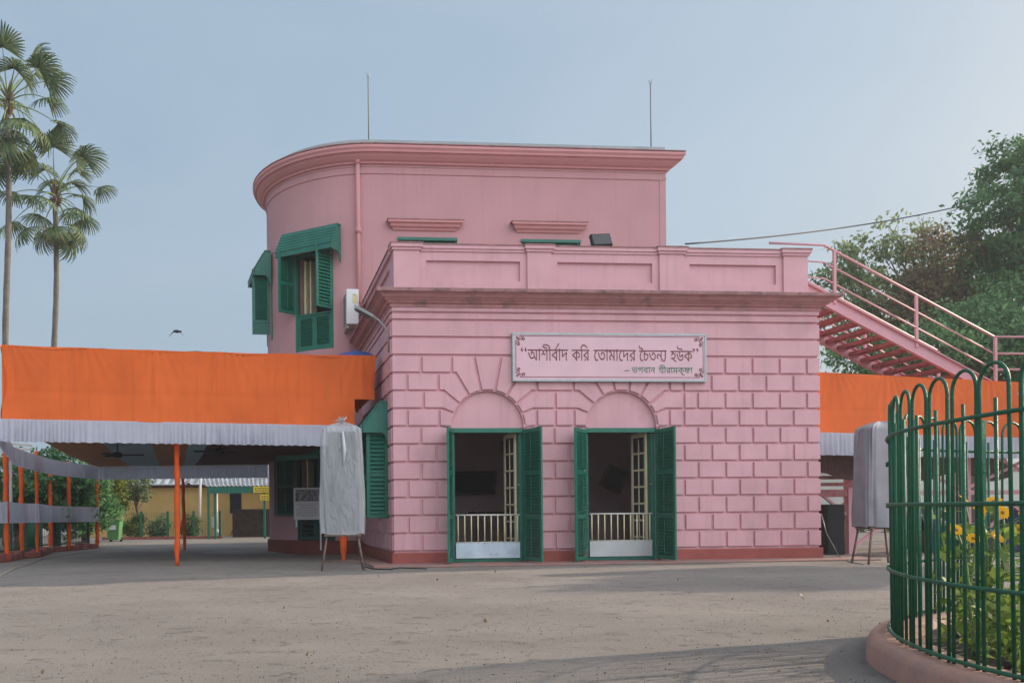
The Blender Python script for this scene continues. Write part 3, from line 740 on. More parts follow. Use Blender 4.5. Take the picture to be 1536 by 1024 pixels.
# ------------------------------------------------------------------ sign
su0, sz1 = bl(768, 498, -0.12); su1, sz0 = bl(1060, 573, -0.12)
sz1 = (sz1 + bl(1060, 501.5, -0.12)[1]) / 2 ; sz0 = (sz0 + bl(770, 571.5, -0.12)[1]) / 2
SWD, SHT = su1 - su0, sz1 - sz0
sg = thing('sign_board', 'long pale pink sign with maroon Bengali lettering in a grey frame over the doorways', 'sign', (su0, -0.04, sz0), B)
SGF = -0.14
m = MB(); m.box(su0, SGF, sz0, su1, -0.03, sz0 + 0.045); m.box(su0, SGF, sz1 - 0.045, su1, -0.03, sz1); m.box(su0, SGF, sz0 + 0.045, su0 + 0.045, -0.03, sz1 - 0.045); m.box(su1 - 0.045, SGF, sz0 + 0.045, su1, -0.03, sz1 - 0.045)
m.build('frame', SIGNF, sg, bevel=0.006)
m = MB(); m.box(su0 + 0.045, SGF + 0.012, sz0 + 0.045, su1 - 0.045, -0.035, sz1 - 0.045); m.build('panel', SIGNB, sg)
YF = SGF + 0.008
def spx(zx, zy): return (su0 + (zx - 50) / 1445 * SWD, sz0 + (406 - zy) / 364 * SHT)
m = MB()
xa, za = spx(74, 375); xb, zb = spx(1470, 66)
for (p, q, r, s) in ((xa + 0.14, za, xb - 0.14, za + 0.011), (xa + 0.14, zb - 0.011, xb - 0.14, zb), (xa, za + 0.14, xa + 0.011, zb - 0.14), (xb - 0.011, za + 0.14, xb, zb - 0.14)):
    m.box(p, YF, q, r, YF + 0.003, s)
m.build('border_line', INKR, sg)
def scroll(cx, cz, sx, sz_):
    o = MB()
    def sp(x, z, r, t0, turns, dirn):
        pts = []
        for k in range(22):
            q = t0 + dirn * turns * 2 * PI * k / 21; rr = r * (1 - 0.85 * k / 21)
            pts.append((cx + sx * (x + rr * math.cos(q)), YF, cz + sz_ * (z + rr * math.sin(q))))
        o.tube(pts, [0.0075 - 0.004 * abs(k / 21 - 0.3) for k in range(22)], 5)
    sp(0.115, 0.04, 0.052, PI, 1.3, -1); sp(0.04, 0.115, 0.052, -PI / 2, 1.3, 1); sp(0.17, 0.075, 0.034, -PI / 2, 1.2, 1); sp(0.075, 0.175, 0.034, PI, 1.2, -1); sp(0.045, 0.035, 0.028, 0.6, 1.1, 1)
    o.build('corner_scroll', INKR, sg)
for cx, sx in ((xa - 0.01, 1), (xb + 0.01, -1)):
    for cz, sz_ in ((za - 0.01, 1), (zb + 0.01, -1)): scroll(cx, cz, sx, sz_)
def glyph(t, bold=0.0):
    c = bpy.data.curves.new('glyph', 'FONT'); c.body = t; c.size = 1; c.offset = bold
    o = bpy.data.objects.new('glyph', c); COL.objects.link(o)
    dg = bpy.context.evaluated_depsgraph_get(); ev = o.evaluated_get(dg); cu = ev.to_curve(dg); loops = []
    for sp in cu.splines:
        bp = sp.bezier_points; n = len(bp); L = []
        for i in range(n):
            a, b = bp[i], bp[(i + 1) % n]
            for k in range(4):
                q = k / 4; p = a.co * (1 - q) ** 3 + a.handle_right * 3 * q * (1 - q) ** 2 + b.handle_left * 3 * q * q * (1 - q) + b.co * q ** 3
                if not L or (Vector(p[:2]) - L[-1]).length > 1e-4: L.append(Vector(p[:2]))
        if len(L) > 2: loops.append(L)
    ev.to_curve_clear(); bpy.data.objects.remove(o); bpy.data.curves.remove(c)
    V = []; E = []
    for L in loops:
        b = len(V); V += L; E += [(b + i, b + (i + 1) % len(L)) for i in range(len(L))]
    v, e, f, *_ = delaunay_2d_cdt(V, E, [], 0, 1e-5); out = []
    for t_ in f:
        c_ = sum((v[i] for i in t_), Vector((0, 0))) / len(t_); wd = 0
        for L in loops:
            for i in range(len(L)):
                p, q = L[i], L[(i + 1) % len(L)]
                if (p.y <= c_.y < q.y or q.y <= c_.y < p.y) and p.x + (c_.y - p.y) / (q.y - p.y) * (q.x - p.x) > c_.x: wd += 1 if q.y > p.y else -1
        if wd: out.append(tuple(t_))
    return [tuple(p) for p in v], out
def stroke(vs, fs, pts, w0, w1):
    """flat pen stroke added to a glyph mesh"""
    b = len(vs); n = len(pts)
    for i, p in enumerate(pts):
        p = Vector(p); t = (Vector(pts[min(i + 1, n - 1)]) - Vector(pts[max(i - 1, 0)])).normalized(); k = Vector((-t.y, t.x)) * (w0 + (w1 - w0) * i / (n - 1)) / 2
        vs += [tuple(p + k), tuple(p - k)]
    fs += [(b + 2 * i, b + 2 * i + 1, b + 2 * i + 3, b + 2 * i + 2) for i in range(n - 1)]
def word(mb, text, zx0, zx1, zym, zyb, extra=(), ext_x=None, bold=0.008):
    """text in visual order, fitted so that the head line lies at zym and the foot at zyb (sign pixels)"""
    vs, fs = glyph(text, bold)
    for pts, w0, w1 in extra: stroke(vs, fs, pts, w0, w1)
    x0, x1 = min(p[0] for p in vs), max(p[0] for p in vs)
    X0, Zb = spx(zx0, zyb); X1, Zm = spx(zx1, zym)
    mb.add([(X0 + (p[0] - x0) / (x1 - x0) * (X1 - X0), YF, Zb + p[1] / 0.60 * (Zm - Zb)) for p in vs], fs)
def adv(s):                                    # width of the letters before a point in the word
    vs, _ = glyph(s); return max(p[0] for p in vs)
L1 = MB()
xr = adv('আশীব')
word(L1, 'আশীবাদ', 162, 458, 170, 250, [([(xr - 0.28, 0.62), (xr - 0.12, 0.74), (xr + 0.06, 0.96)], 0.05, 0.09)])
word(L1, 'কির', 486, 617, 170, 250)
word(L1, 'েতামােদর', 648, 962, 170, 250)
xy_ = adv('ৈচতন')
word(L1, 'ৈচতন', 985, 1163, 172, 250)
yv, yf = [], []
stroke(yv, yf, [(0.0, 0.60), (0.34, 0.60)], 0.07, 0.07)
stroke(yv, yf, [(0.25, 0.62), (0.25, 0.25), (0.22, 0.08), (0.15, -0.02), (0.07, 0.02), (0.03, 0.14)], 0.085, 0.06)
ya0, yb0 = spx(1158, 250); ya1, yb1 = spx(1192, 172)
L1.add([(ya0 + p[0] / 0.34 * (ya1 - ya0), YF, yb0 + p[1] / 0.60 * (yb1 - yb0)) for p in yv], yf)
word(L1, 'হউক', 1222, 1388, 174, 250)
q0, f0 = glyph('“', 0.012); q1, f1 = glyph('”', 0.012)
for q, f, xa_, xb_ in ((q0, f0, 112, 155), (q1, f1, 1390, 1432)):
    x0, x1 = min(p[0] for p in q), max(p[0] for p in q); X0, Z0 = spx(xa_, 182); X1, Z1 = spx(xb_, 152)
    y0, y1 = min(p[1] for p in q), max(p[1] for p in q)
    L1.add([(X0 + (p[0] - x0) / (x1 - x0) * (X1 - X0), YF, Z0 + (p[1] - y0) / (y1 - y0) * (Z1 - Z0)) for p in q], f)
L1.build('main_lettering', INKR, sg, recalc=False)
L2 = MB()
word(L2, 'ভগবান', 930, 1107, 299, 340, bold=0.014)
xs = adv('শ'); xk = adv('শীরামক'); xn = adv('শীরামকষ')
word(L2, 'শীরামকৃষ', 1130, 1362, 300, 340, [([(xs - 0.55, 0.20), (xs - 0.30, 0.10), (xs - 0.06, 0.02)], 0.08, 0.06)], bold=0.014)
word(L2, 'ণ', 1358, 1388, 300, 343, bold=0.014)
xa_, za_ = spx(876, 326); xb_, zb_ = spx(912, 320)
L2.add([(xa_, YF, za_), (xb_, YF, za_), (xb_, YF, zb_), (xa_, YF, zb_)], [(0, 1, 2, 3)])
L2.build('small_lettering', INKG, sg, recalc=False)

# ------------------------------------------------------------------ street lamp on the pavilion corner, floodlight on the parapet
la = thing('wall_lamp', 'grey street lamp on a bent arm at the upper left corner of the pavilion', 'lamp', (-0.04, 0.12, 4.55), B)
p0 = Vector((-0.05, 0.15, 4.40))
m = MB(); m.tube([p0, p0 + Vector((-0.02, 0, 0.30)), p0 + Vector((-0.08, -0.02, 0.46)), p0 + Vector((-0.22, -0.06, 0.60)), p0 + Vector((-0.34, -0.1, 0.66))], 0.022, 8); m.build('arm', GREY, la)
m = MB(); M = Matrix.Translation(p0 + Vector((-0.50, -0.14, 0.72))) @ Matrix.Rotation(rad(15), 4, 'Z') @ Matrix.Rotation(rad(24), 4, 'Y')
m.prism([(-0.24, -0.05), (-0.18, -0.085), (0.16, -0.085), (0.24, -0.04), (0.24, 0.04), (0.16, 0.085), (-0.18, 0.085), (-0.24, 0.05)], lambda a, b, d: (a, b, d), -0.03, 0.035, M, chamfer=0.02); m.build('lamp_head', mat('lamp_head_grey', (0.24, 0.27, 0.26), 0.5), la)
m = MB(); m.box(-0.2, -0.06, -0.042, 0.12, 0.06, -0.031, M); m.build('lens', mat('dim_lens', (0.10, 0.11, 0.12), 0.2), la)
m = MB(); m.box(p0.x - 0.02, p0.y - 0.04, 4.36, p0.x + 0.045, p0.y + 0.04, 4.56); m.build('bracket', RUST, la)
fu, fz = bl(900, 358, 0.35)
fo = thing('floodlight', 'black floodlight tilted on top of the pavilion parapet', 'floodlight', (fu, 0.3, 6.56), B)
M = Matrix.Translation((fu, 0.30, 6.76)) @ Matrix.Rotation(rad(-3), 4, 'Y') @ Matrix.Rotation(rad(-24), 4, 'X')
m = MB(); m.box(-0.22, -0.05, -0.15, 0.22, 0.05, 0.16, M); m.build('housing', DARK, fo, bevel=0.015)
m = MB(); m.box(-0.19, -0.056, -0.13, 0.19, -0.0505, 0.13, M); m.build('glass_front', GLASSD, fo)
m = MB(); m.tube([(fu - 0.23, 0.30, 6.71), (fu - 0.23, 0.28, 6.575), (fu + 0.30, 0.28, 6.575)], 0.013, 6); m.tube([(fu - 0.2, 0.22, 6.59), (fu + 0.28, 0.16, 6.585)], 0.010, 6); m.build('bracket', GREY, fo)

# ------------------------------------------------------------------ things inside the pavilion
t = thing('wall_picture', 'dark framed picture on the back wall seen through the left doorway', 'picture', (2.72, 4.4, 1.5), B)
M = Matrix.Translation((2.02, DEP - 0.62, 1.72)) @ Matrix.Rotation(rad(-16), 4, 'Y') @ Matrix.Rotation(rad(14), 4, 'X') @ Matrix.Rotation(rad(-14), 4, 'Z')
M = Matrix.Translation((2.72, 4.4, 1.82)) @ Matrix.Rotation(rad(14), 4, 'X')
m = MB(); m.box(-0.62, -0.03, -0.30, 0.62, 0.03, -0.24, M); m.box(-0.62, -0.03, 0.24, 0.62, 0.03, 0.30, M); m.box(-0.62, -0.03, -0.24, -0.56, 0.03, 0.24, M); m.box(0.56, -0.03, -0.24, 0.62, 0.03, 0.24, M); m.build('frame', DARKW, t)
m = MB(); m.box(-0.56, -0.015, -0.24, 0.56, 0.02, 0.24, M); m.build('picture_glass', GLASSD, t)
t = thing('wall_picture', 'dark framed picture hanging askew seen through the right doorway', 'picture', (5.98, 3.2, 1.5), B)
M = Matrix.Translation((5.98, 3.2, 1.85)) @ Matrix.Rotation(rad(24), 4, 'Y') @ Matrix.Rotation(rad(10), 4, 'X')
m = MB(); m.box(-0.28, -0.03, -0.30, 0.28, 0.03, -0.25, M); m.box(-0.28, -0.03, 0.25, 0.28, 0.03, 0.30, M); m.box(-0.28, -0.03, -0.25, -0.23, 0.03, 0.25, M); m.box(0.23, -0.03, -0.25, 0.28, 0.03, 0.25, M); m.build('frame', DARKW, t)
m = MB(); m.box(-0.23, -0.015, -0.25, 0.23, 0.02, 0.25, M); m.build('picture_glass', GLASSD, t)
t = thing('loudspeaker', 'small black loudspeaker hung high inside the left doorway', 'loudspeaker', (3.40, 3.6, 2.5), B)
m = MB(); m.box(3.28, 3.5, 2.52, 3.52, 3.72, 2.84); m.build('cabinet', DARK, t, bevel=0.03)
m = MB(); m.tube([(3.40, 3.6, 2.84), (3.40, 3.6, 3.6)], 0.02, 6); m.tube([(3.36, 3.5, 2.52), (3.34, 3.5, 2.0), (3.42, 3.5, 1.6)], 0.006, 4); m.build('hanger', DARK, t)
t = thing('ceiling_fan', 'dark ceiling fan inside the left doorway of the pavilion', 'fan', (2.3, 2.6, 3.1), B)
m = MB(); m.tube([(2.3, 2.6, 3.02), (2.3, 2.6, 3.6)], 0.018, 6); m.lathe([(0.03, 0), (0.11, 0.02), (0.12, 0.07), (0.03, 0.12)], (2.3, 2.6, 2.92), 14); m.build('motor', DARK, t)
for k in range(3):
    m = MB(); m.box(0.1, -0.06, -0.006, 0.62, 0.06, 0.006, Matrix.Translation((2.3, 2.6, 2.97)) @ Matrix.Rotation(0.4 + k * 2 * PI / 3, 4, 'Z') @ Matrix.Rotation(0.2, 4, 'X')); m.build('blade', DARK, t)
t = thing('low_table', 'dark low table standing behind the left doorway railing', 'table', (3.05, 3.2, 0.06), B)
m = MB(); m.box(2.40, 2.9, 1.02, 3.75, 3.5, 1.08); m.build('table_top', DARKW, t, bevel=0.006)
for x in (2.45, 3.65):
    for y in (2.94, 3.42):
        m = MB(); m.box(x, y, 0.06, x + 0.05, y + 0.05, 0.98); m.build('leg', DARKW, t)
t = thing('stool', 'small worn yellow wooden stool behind the left doorway railing', 'stool', (2.92, 2.2, 0.06), B)
m = MB(); m.box(2.72, 2.0, 0.62, 3.12, 2.38, 0.68); m.build('seat', WOODS, t, bevel=0.006)
for sx in (2.74, 3.05):
    for sy in (2.02, 2.31):
        m = MB(); m.box(sx, sy, 0.06, sx + 0.05, sy + 0.05, 0.62); m.build('leg', WOODS, t)

# ------------------------------------------------------------------ steel staircase on the right
SV0, SV1 = 1.30, 2.95
(sua, sza), (sub, szb) = bl(1250, 447, SV0), bl(1490, 575, SV0)
k_ = (szb - sza) / (sub - sua)
us = W + 0.1; zs = sza + k_ * (us - sua)
st = thing('steel_staircase', 'pink painted open steel staircase descending from the pavilion roof behind the orange cloth', 'staircase', (us, SV0, 0), B)
def stringer(u0, z0, u1, z1, v, d=0.30):
    m = MB(); m.bar((u0, v, z0 - d / 2), (u1, v, z1 - d / 2), 0.02, d)
    m.bar((u0, v - 0.03, z0), (u1, v - 0.03, z1), 0.085, 0.022); m.bar((u0, v - 0.03, z0 - d), (u1, v - 0.03, z1 - d), 0.085, 0.022); return m
stringer(us, zs, sub, szb, SV0).build('stringer', STEELP, st); stringer(us, zs, sub, szb, SV1).build('stringer', STEELP, st)
n = 17
for i in range(n):
    u = us + 0.12 + (sub - us - 0.2) * i / (n - 1); z = zs + k_ * (u - us) - 0.10
    m = MB(); m.box(u - 0.14, SV0 + 0.012, z - 0.02, u + 0.14, SV1 - 0.012, z + 0.015); m.box(u - 0.14, SV0 + 0.012, z - 0.065, u - 0.115, SV1 - 0.012, z - 0.02); m.box(u + 0.115, SV0 + 0.012, z - 0.065, u + 0.14, SV1 - 0.012, z - 0.02)
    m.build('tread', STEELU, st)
RH = bl(1490, 505, SV0)[1] - szb
for v in (SV0 - 0.02, SV1 + 0.02):
    near = v < 2
    m = MB()
    hu = bl(1235, 369, SV0)[0]
    for f in (1.0, 0.64, 0.30):
        za = sza + k_ * (hu - sua) + RH * f; zz = szb + RH * f
        m.tube([(hu - (1.3 if f == 1.0 else 0.55), v, za + 0.03), (hu, v, za), (sub, v, zz)], 0.028 if f == 1.0 else 0.019, 8)
    m.build('handrail', STEELP, st)
    for px in (1250, 1372, 1490):
        uu = bl(px, 447, SV0)[0] + 0.02; zz = sza + k_ * (uu - sua)
        m = MB(); m.box(uu - 0.03, v - 0.025, zz - 0.12, uu + 0.03, v + 0.025, zz + RH); m.build('baluster', STEELP, st)
ld = MB(); ld.box(sub, SV0, szb - 0.12, sub + 2.4, SV1 + 1.9, szb - 0.06); ld.bar((sub, SV0 - 0.02, szb - 0.15), (sub + 2.4, SV0 - 0.02, szb - 0.15), 0.05, 0.24); ld.build('landing', STEELP, st)
m = MB()
for f in (1.0, 0.64, 0.30):
    m.tube([(sub, SV0 - 0.02, szb + RH * f), (sub + 2.4, SV0 - 0.02, szb + RH * f)], 0.024, 8)
    m.tube([(sub - 1.2, SV1 + 1.9, szb + RH * f - 0.5), (sub + 2.4, SV1 + 1.9, szb + RH * f - 0.5)], 0.024, 8)
m.tube([(sub - 1.2, SV1 + 1.9, szb - 0.3), (sub, SV1 + 1.9, szb + RH - 0.5)], 0.024, 8)
m.build('landing_rail', STEELP, st)
# return flight going down to the left, further back
FB0, FB1 = SV1 + 0.35, SV1 + 1.9
u0, z0, u1, z1 = sub, szb - 0.1, us + 0.3, 1.75
stringer(u1, z1, u0, z0, FB0).build('stringer', STEELP, st); stringer(u1, z1, u0, z0, FB1).build('stringer', STEELP, st)
for i in range(13):
    f = (i + 0.5) / 13; u = u0 + (u1 - u0) * f; z = z0 + (z1 - z0) * f - 0.08
    m = MB(); m.box(u - 0.14, FB0 + 0.012, z - 0.04, u + 0.14, FB1 - 0.012, z + 0.015); m.build('tread', STEELU, st)
cu, _ = bl(1262, 780, 2.2)
for (u, v) in ((cu, SV0 + 0.6), (cu + 2.9, SV0 + 0.6), (cu + 5.4, SV0 + 0.6), (cu + 0.3, FB1), (cu + 5.2, FB1)):
    m = MB(); m.box(u - 0.09, v - 0.09, 0, u + 0.09, v + 0.09, 3.6 if u > cu + 1 else 2.0); m.build('column', STEELP, st)
m = MB()
for ya, yb in ((702, 709), (714, 719), (724, 729), (734, 745)):
    za_, zb_ = bl(1250, yb, SV0 + 0.6)[1], bl(1250, ya, SV0 + 0.6)[1]
    m.box(us + 0.1, SV0 + 0.54 - (745 - yb) * 0.01, za_, cu + 0.85, SV0 + 0.66 - (745 - yb) * 0.01, zb_)
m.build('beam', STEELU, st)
m = MB()
for s, z0, z1 in ((1, 0.35, 1.6), (-1, 0.35, 1.6)): m.bar((cu + s * 0.95, SV0 + 0.6, z1), (cu, SV0 + 0.6, z1 - 0.75), 0.06, 0.06)
for (a, b) in ((cu, cu + 2.9), (cu + 2.9, cu + 5.4)):
    m.bar((a, SV0 + 0.6, 0.1), ((a + b) / 2, SV0 + 0.6, 1.1), 0.06); m.bar((b, SV0 + 0.6, 0.1), ((a + b) / 2, SV0 + 0.6, 1.1), 0.06)
    m.bar((a, SV0 + 0.6, 2.6), (b, SV0 + 0.6, 1.5), 0.06); m.bar((a, SV0 + 0.6, 1.5), (b, SV0 + 0.6, 2.6), 0.06); m.bar((a, SV0 + 0.6, 1.42), (b, SV0 + 0.6, 1.42), 0.1)
m.build('brace', STEELP, st)

# ------------------------------------------------------------------ cloth helpers
def frill(name, path, ztop, zbot, parent, amp=0.028, pitch=0.085, m=FRILL, sag=0.0):
    """gathered cloth hung along a path of (x, y) points; ztop/zbot may be functions of the fraction along"""
    pts = [Vector((p[0], p[1])) for p in path]; seg = [(b - a).length for a, b in zip(pts[:-1], pts[1:])]; tot = sum(seg)
    N = int(tot / 0.022); mb = MB(); rows = 5; ph = 0.0
    r = random.Random(len(path) * 31 + int(tot * 100))
    vs = []
    for i in range(N + 1):
        s = tot * i / N; k = 0
        while k < len(seg) - 1 and s > seg[k]: s -= seg[k]; k += 1
        d = (pts[k + 1] - pts[k]).normalized(); p = pts[k] + d * s; nrm = Vector((d.y, -d.x)); f = i / N
        ph += 2 * PI * 0.022 / pitch * r.uniform(0.25, 1.95)
        zt = ztop(f) if callable(ztop) else ztop; zb = zbot(f) if callable(zbot) else zbot
        a = amp * (0.7 + 0.5 * math.sin(i * 0.031 + 1.3))
        for j in range(rows + 1):
            q = j / rows; off = a * (0.25 + 0.95 * q) * math.sin(ph) + 0.01 * math.sin(ph * 0.37) * q
            vs.append((p.x + nrm.x * off, p.y + nrm.y * off, zt + (zb - zt) * q - sag * 4 * f * (1 - f) + 0.008 * math.sin(ph * 0.5) * q))
    R1 = rows + 1
    mb.add(vs, [(i * R1 + j, i * R1 + j + 1, (i + 1) * R1 + j + 1, (i + 1) * R1 + j) for i in range(N) for j in range(rows)], smooth=True)
    return mb.build(name, m, parent, recalc=False)
def cloth(name, A, Bp, ztop, zbot, parent, m, wr=0.02, nx=150, nz=26, cut=None, seed=1):
    A, Bp = Vector(A), Vector(Bp); d = (Bp - A); L = d.length; d.normalize(); nrm = Vector((d.y, -d.x)); r = random.Random(seed)
    waves = [(r.uniform(1.0, 4.5), r.uniform(-2.5, 2.5), r.uniform(0, 6), r.uniform(0.3, 1)) for _ in range(9)]
    vs = []
    for i in range(nx + 1):
        f = i / nx; zt = ztop(f); zb = zbot(f)
        for j in range(nz + 1):
            q = j / nz; z = zt + (zb - zt) * q; s = f * L
            o = wr * sum(a * math.sin(k1 * s + k2 * z + p) for k1, k2, p, a in waves) / 3
            if abs(q - 0.62) < 0.03: o -= 0.010                   # seam where two widths of cloth are sewn
            o += wr * 2.0 * math.exp(-((1 - f) * L / 0.25)) * math.sin(z * 5 + f * 30)
            g_ = (s / 1.45 + 0.15 * seed) % 1.0 - 0.5                 # creases pulled from the ties along the top hem
            o += wr * 0.9 * math.exp(-q * 2.2) * math.cos(26 * g_ / (0.35 + q)) * math.exp(-abs(g_) * 3.0)
            o -= wr * 1.6 * math.sin(math.pi * q) * (0.6 + 0.4 * math.sin(s * 1.9 + seed))
            vs.append((A.x + d.x * s + nrm.x * o, A.y + d.y * s + nrm.y * o, z))
    R1 = nz + 1; fs = []
    for i in range(nx):
        for j in range(nz):
            if cut and cut((i + 0.5) / nx, (j + 0.5) / nz): continue
            fs.append((i * R1 + j, i * R1 + j + 1, (i + 1) * R1 + j + 1, (i + 1) * R1 + j))
    mb = MB(); mb.add(vs, fs, smooth=True)
    return mb.build(name, m, parent, recalc=False)
def pole_mb(x, y, z0, z1, r=0.055, lean=(0, 0), seed=0):
    rr = random.Random(seed); n = 22; mb = MB()
    pts = [(x + lean[0] * k / n + 0.006 * math.sin(k * 0.9 + seed), y + lean[1] * k / n, z0 + (z1 - z0) * k / n) for k in range(n + 1)]
    mb.tube(pts, [r * (1 + 0.12 * math.sin(k * 1.7 + seed) + rr.uniform(-0.06, 0.06)) * (0.75 if k < 2 else 1) for k in range(n + 1)], 10)
    return mb

# ------------------------------------------------------------------ left tent
TA = at(2, 517, 17.0); TBx = at(562, 533, 18.75)
tent = thing('canopy_tent', 'long orange cloth tent with lilac frills standing left of the pavilion', 'tent', (TA.x, TA.y, 0))
tA, tB = (TA.x, TA.y), (TBx.x, TBx.y)
fd = Vector((tB[0] - tA[0], tB[1] - tA[1])); fL = fd.length; fd.normalize(); fnrm = Vector((-fd.y, fd.x))
def tz(px0, y0, d0, px1, y1, d1):
    a, b = at(px0, y0, d0).z, at(px1, y1, d1).z
    return lambda f: a + (b - a) * f
ztop = tz(2, 516.5, 17, 562, 533, 18.75); zmid = tz(2, 629, 17, 562, 640, 18.75)
cutf = lambda f, q: f > 0.938 and q > 0.62 + 0.0 * f
cloth('front_cloth', tA, tB, lambda f: ztop(f) - 0.02 * math.sin(f * PI) - 0.010 * abs(math.sin(f * PI * 5 + 2 * f * f)), zmid, tent, ORANGE, 0.030, cut=cutf, seed=3)
fe = 0.945
frill('front_frill', [(tA[0] - 0.03, tA[1] - 0.03), (tA[0] + fd.x * fL * fe, tA[1] + fd.y * fL * fe - 0.03)], lambda f: zmid(f * fe) + 0.015, lambda f: zmid(f * fe) - 0.43, tent, 0.03, 0.10)
# return of the orange cloth on the right and left
cloth('side_cloth', tB, (tB[0] - 0.35, tB[1] + 1.6), lambda f: ztop(1) - 0.25 * f, lambda f: ztop(1) - 0.85 - 0.2 * f, tent, ORANGE, 0.03, 24, 12, seed=8)
cloth('side_cloth', (tA[0] - 0.35, tA[1] + 9.0), tA, lambda f: 2.95 + (ztop(0) - 2.95) * f, lambda f: 2.8 + 0.14 * f, tent, ORANGE, 0.02, 40, 10, seed=9)
# sloping tarpaulin roof
C_, D_ = Vector((-1.86, 26.2)), Vector((-7.06, 26.4))
rfm = MB(); n = 16; vs = []
for i in range(n + 1):
    f = i / n
    for j in range(n + 1):
        q = j / n
        x = (tA[0] + (tB[0] - tA[0]) * f) * (1 - q) + (D_.x + (C_.x - D_.x) * f) * q
        y = (tA[1] + (tB[1] - tA[1]) * f) * (1 - q) + (D_.y + (C_.y - D_.y) * f) * q
        z = ztop(f) * (1 - q) + 2.95 * q - 0.06 * math.sin(f * PI * 4) ** 2 - 0.015
        vs.append((x, y, z))
rfm.add(vs, [(i * (n + 1) + j, (i + 1) * (n + 1) + j, (i + 1) * (n + 1) + j + 1, i * (n + 1) + j + 1) for i in range(n) for j in range(n)], smooth=True)
rfm.build('roof_cloth', mat('opaque_roof_tarpaulin', (0.30, 0.12, 0.05), 0.9, 0.1, 2), tent, recalc=False)
bt = MB(); p = TBx
bt.add([(p.x - 0.75, p.y + 0.12, p.z + 0.02), (p.x - 0.0, p.y + 0.15, p.z + 0.03), (p.x - 0.1, p.y + 0.8, p.z + 0.22), (p.x - 0.8, p.y + 0.8, p.z + 0.18), (p.x - 0.4, p.y + 0.45, p.z + 0.20)], [(0, 1, 4), (1, 2, 4), (2, 3, 4), (3, 0, 4)], smooth=True)
bt.build('tarpaulin_patch', BLUET, tent, recalc=False)
# striped ceiling
STR = [(0.0, 0.20, 0), (0.20, 0.36, 1), (0.36, 0.50, 0), (0.50, 0.56, 1), (0.56, 1.0, 2)]
cl = MB(); nx, ny = 60, 20; vs = []
for i in range(nx + 1):
    f = i / nx
    for j in range(ny + 1):
        q = j / ny; x = (tA[0] + 0.1 + (tB[0] - tA[0] - 0.5) * f) * (1 - q) + (D_.x + (C_.x - D_.x) * f) * q
        y = (tA[1] + 0.15 + (tB[1] - tA[1]) * f) * (1 - q) + (D_.y + (C_.y - D_.y) * f) * q
        vs.append((x, y, 2.96 - 0.40 * q - 0.16 * math.sin(PI * q) * (0.6 + 0.4 * math.sin(f * 14)) + 0.01 * math.sin(q * 40)))
b = len(cl.v); cl.v += [tuple(p) for p in vs]
for i in range(nx):
    for j in range(ny):
        f = (i + 0.5) / nx; mi = next((k for a, c, k in STR if a <= f < c), 2)
        cl.f.append((i * (ny + 1) + j, (i + 1) * (ny + 1) + j, (i + 1) * (ny + 1) + j + 1, i * (ny + 1) + j + 1)); cl.mi.append(mi); cl.sm.append(True)
cl.build('ceiling_cloth', [TAN, SKYB, MAROON], tent, recalc=False)
frill('side_frill', [(-6.60, 17.2), (-7.46, 20.5), (-7.43, 23.5), (-7.06, 26.3)], lambda f: 2.98 - 0.40 * f - 0.35 * math.sin(PI * f) * 0.4, lambda f: 2.55 - 0.37 * f - 0.35 * math.sin(PI * f) * 0.4, tent)
frill('back_frill', [(-7.06, 26.3), (-1.86, 26.1)], 2.56, 2.17, tent)
LP = [gr(10, 836, 0.10), gr(33, 830, 0.12), gr(56, 829, 0.12), gr(76, 822, 0.12), gr(104, 821, 0.1), gr(146, 819, 0.06)]
tops = [664, 683, 695, 706, 715, 720]
for i, p in enumerate(LP):
    pole_mb(p.x, p.y, p.z - 0.1, 2.75, 0.062 if i != 2 else 0.045, (0.0, 0), i).build('pole', ORANGEP, tent)
q = gr(266, 848); pole_mb(q.x, q.y, 0, 3.0, 0.058, (0.02, 0), 9).build('pole', ORANGEP, tent)
q = gr(295, 820); pole_mb(q.x, q.y - 2.4, 0, 2.6, 0.052, (-0.04, 0), 12).build('pole', ORANGEP, tent)
q = gr(412, 824); pole_mb(q.x, q.y, 0, 2.6, 0.05, (0, 0), 14).build('pole', ORANGEP, tent)
q = gr(517, 843); pole_mb(q.x - 0.02, q.y, 0, 2.8, 0.075, (0, 0), 15).build('pole', ORANGEP, tent)
bp = [(LP[0].x - 0.6, LP[0].y - 2.2), (LP[0].x + 0.07, LP[0].y - 0.12)] + [(p.x + 0.08, p.y - 0.05) for p in LP[1:]]
frill('waist_frill', bp, lambda f: 1.42 - 0.06 * f, lambda f: 0.92 - 0.04 * f, tent, 0.022, 0.08)
for (px, py, d, a0, lab) in ((176, 682, 20.5, 0.2, 'left of the two dark ceiling fans under the tent'), (330, 676, 20.0, 0.9, 'right of the two dark ceiling fans under the tent')):
    c = at(px, py, d)
    t = thing('ceiling_fan', lab, 'fan', c, group='ceiling fans under the tent')
    m = MB(); m.tube([c, c + Vector((0, 0, 0.42))], 0.018, 6); m.build('rod', DARK, t)
    m = MB(); m.lathe([(0.03, -0.06), (0.12, -0.05), (0.13, 0.03), (0.05, 0.07)], c, 14); m.build('motor', DARK, t)
    for k in range(3):
        m = MB(); m.box(0.1, -0.065, -0.006, 0.62, 0.065, 0.006, Matrix.Translation(c) @ Matrix.Rotation(a0 + k * 2 * PI / 3, 4, 'Z') @ Matrix.Rotation(0.2, 4, 'X')); m.build('blade', DARK, t)

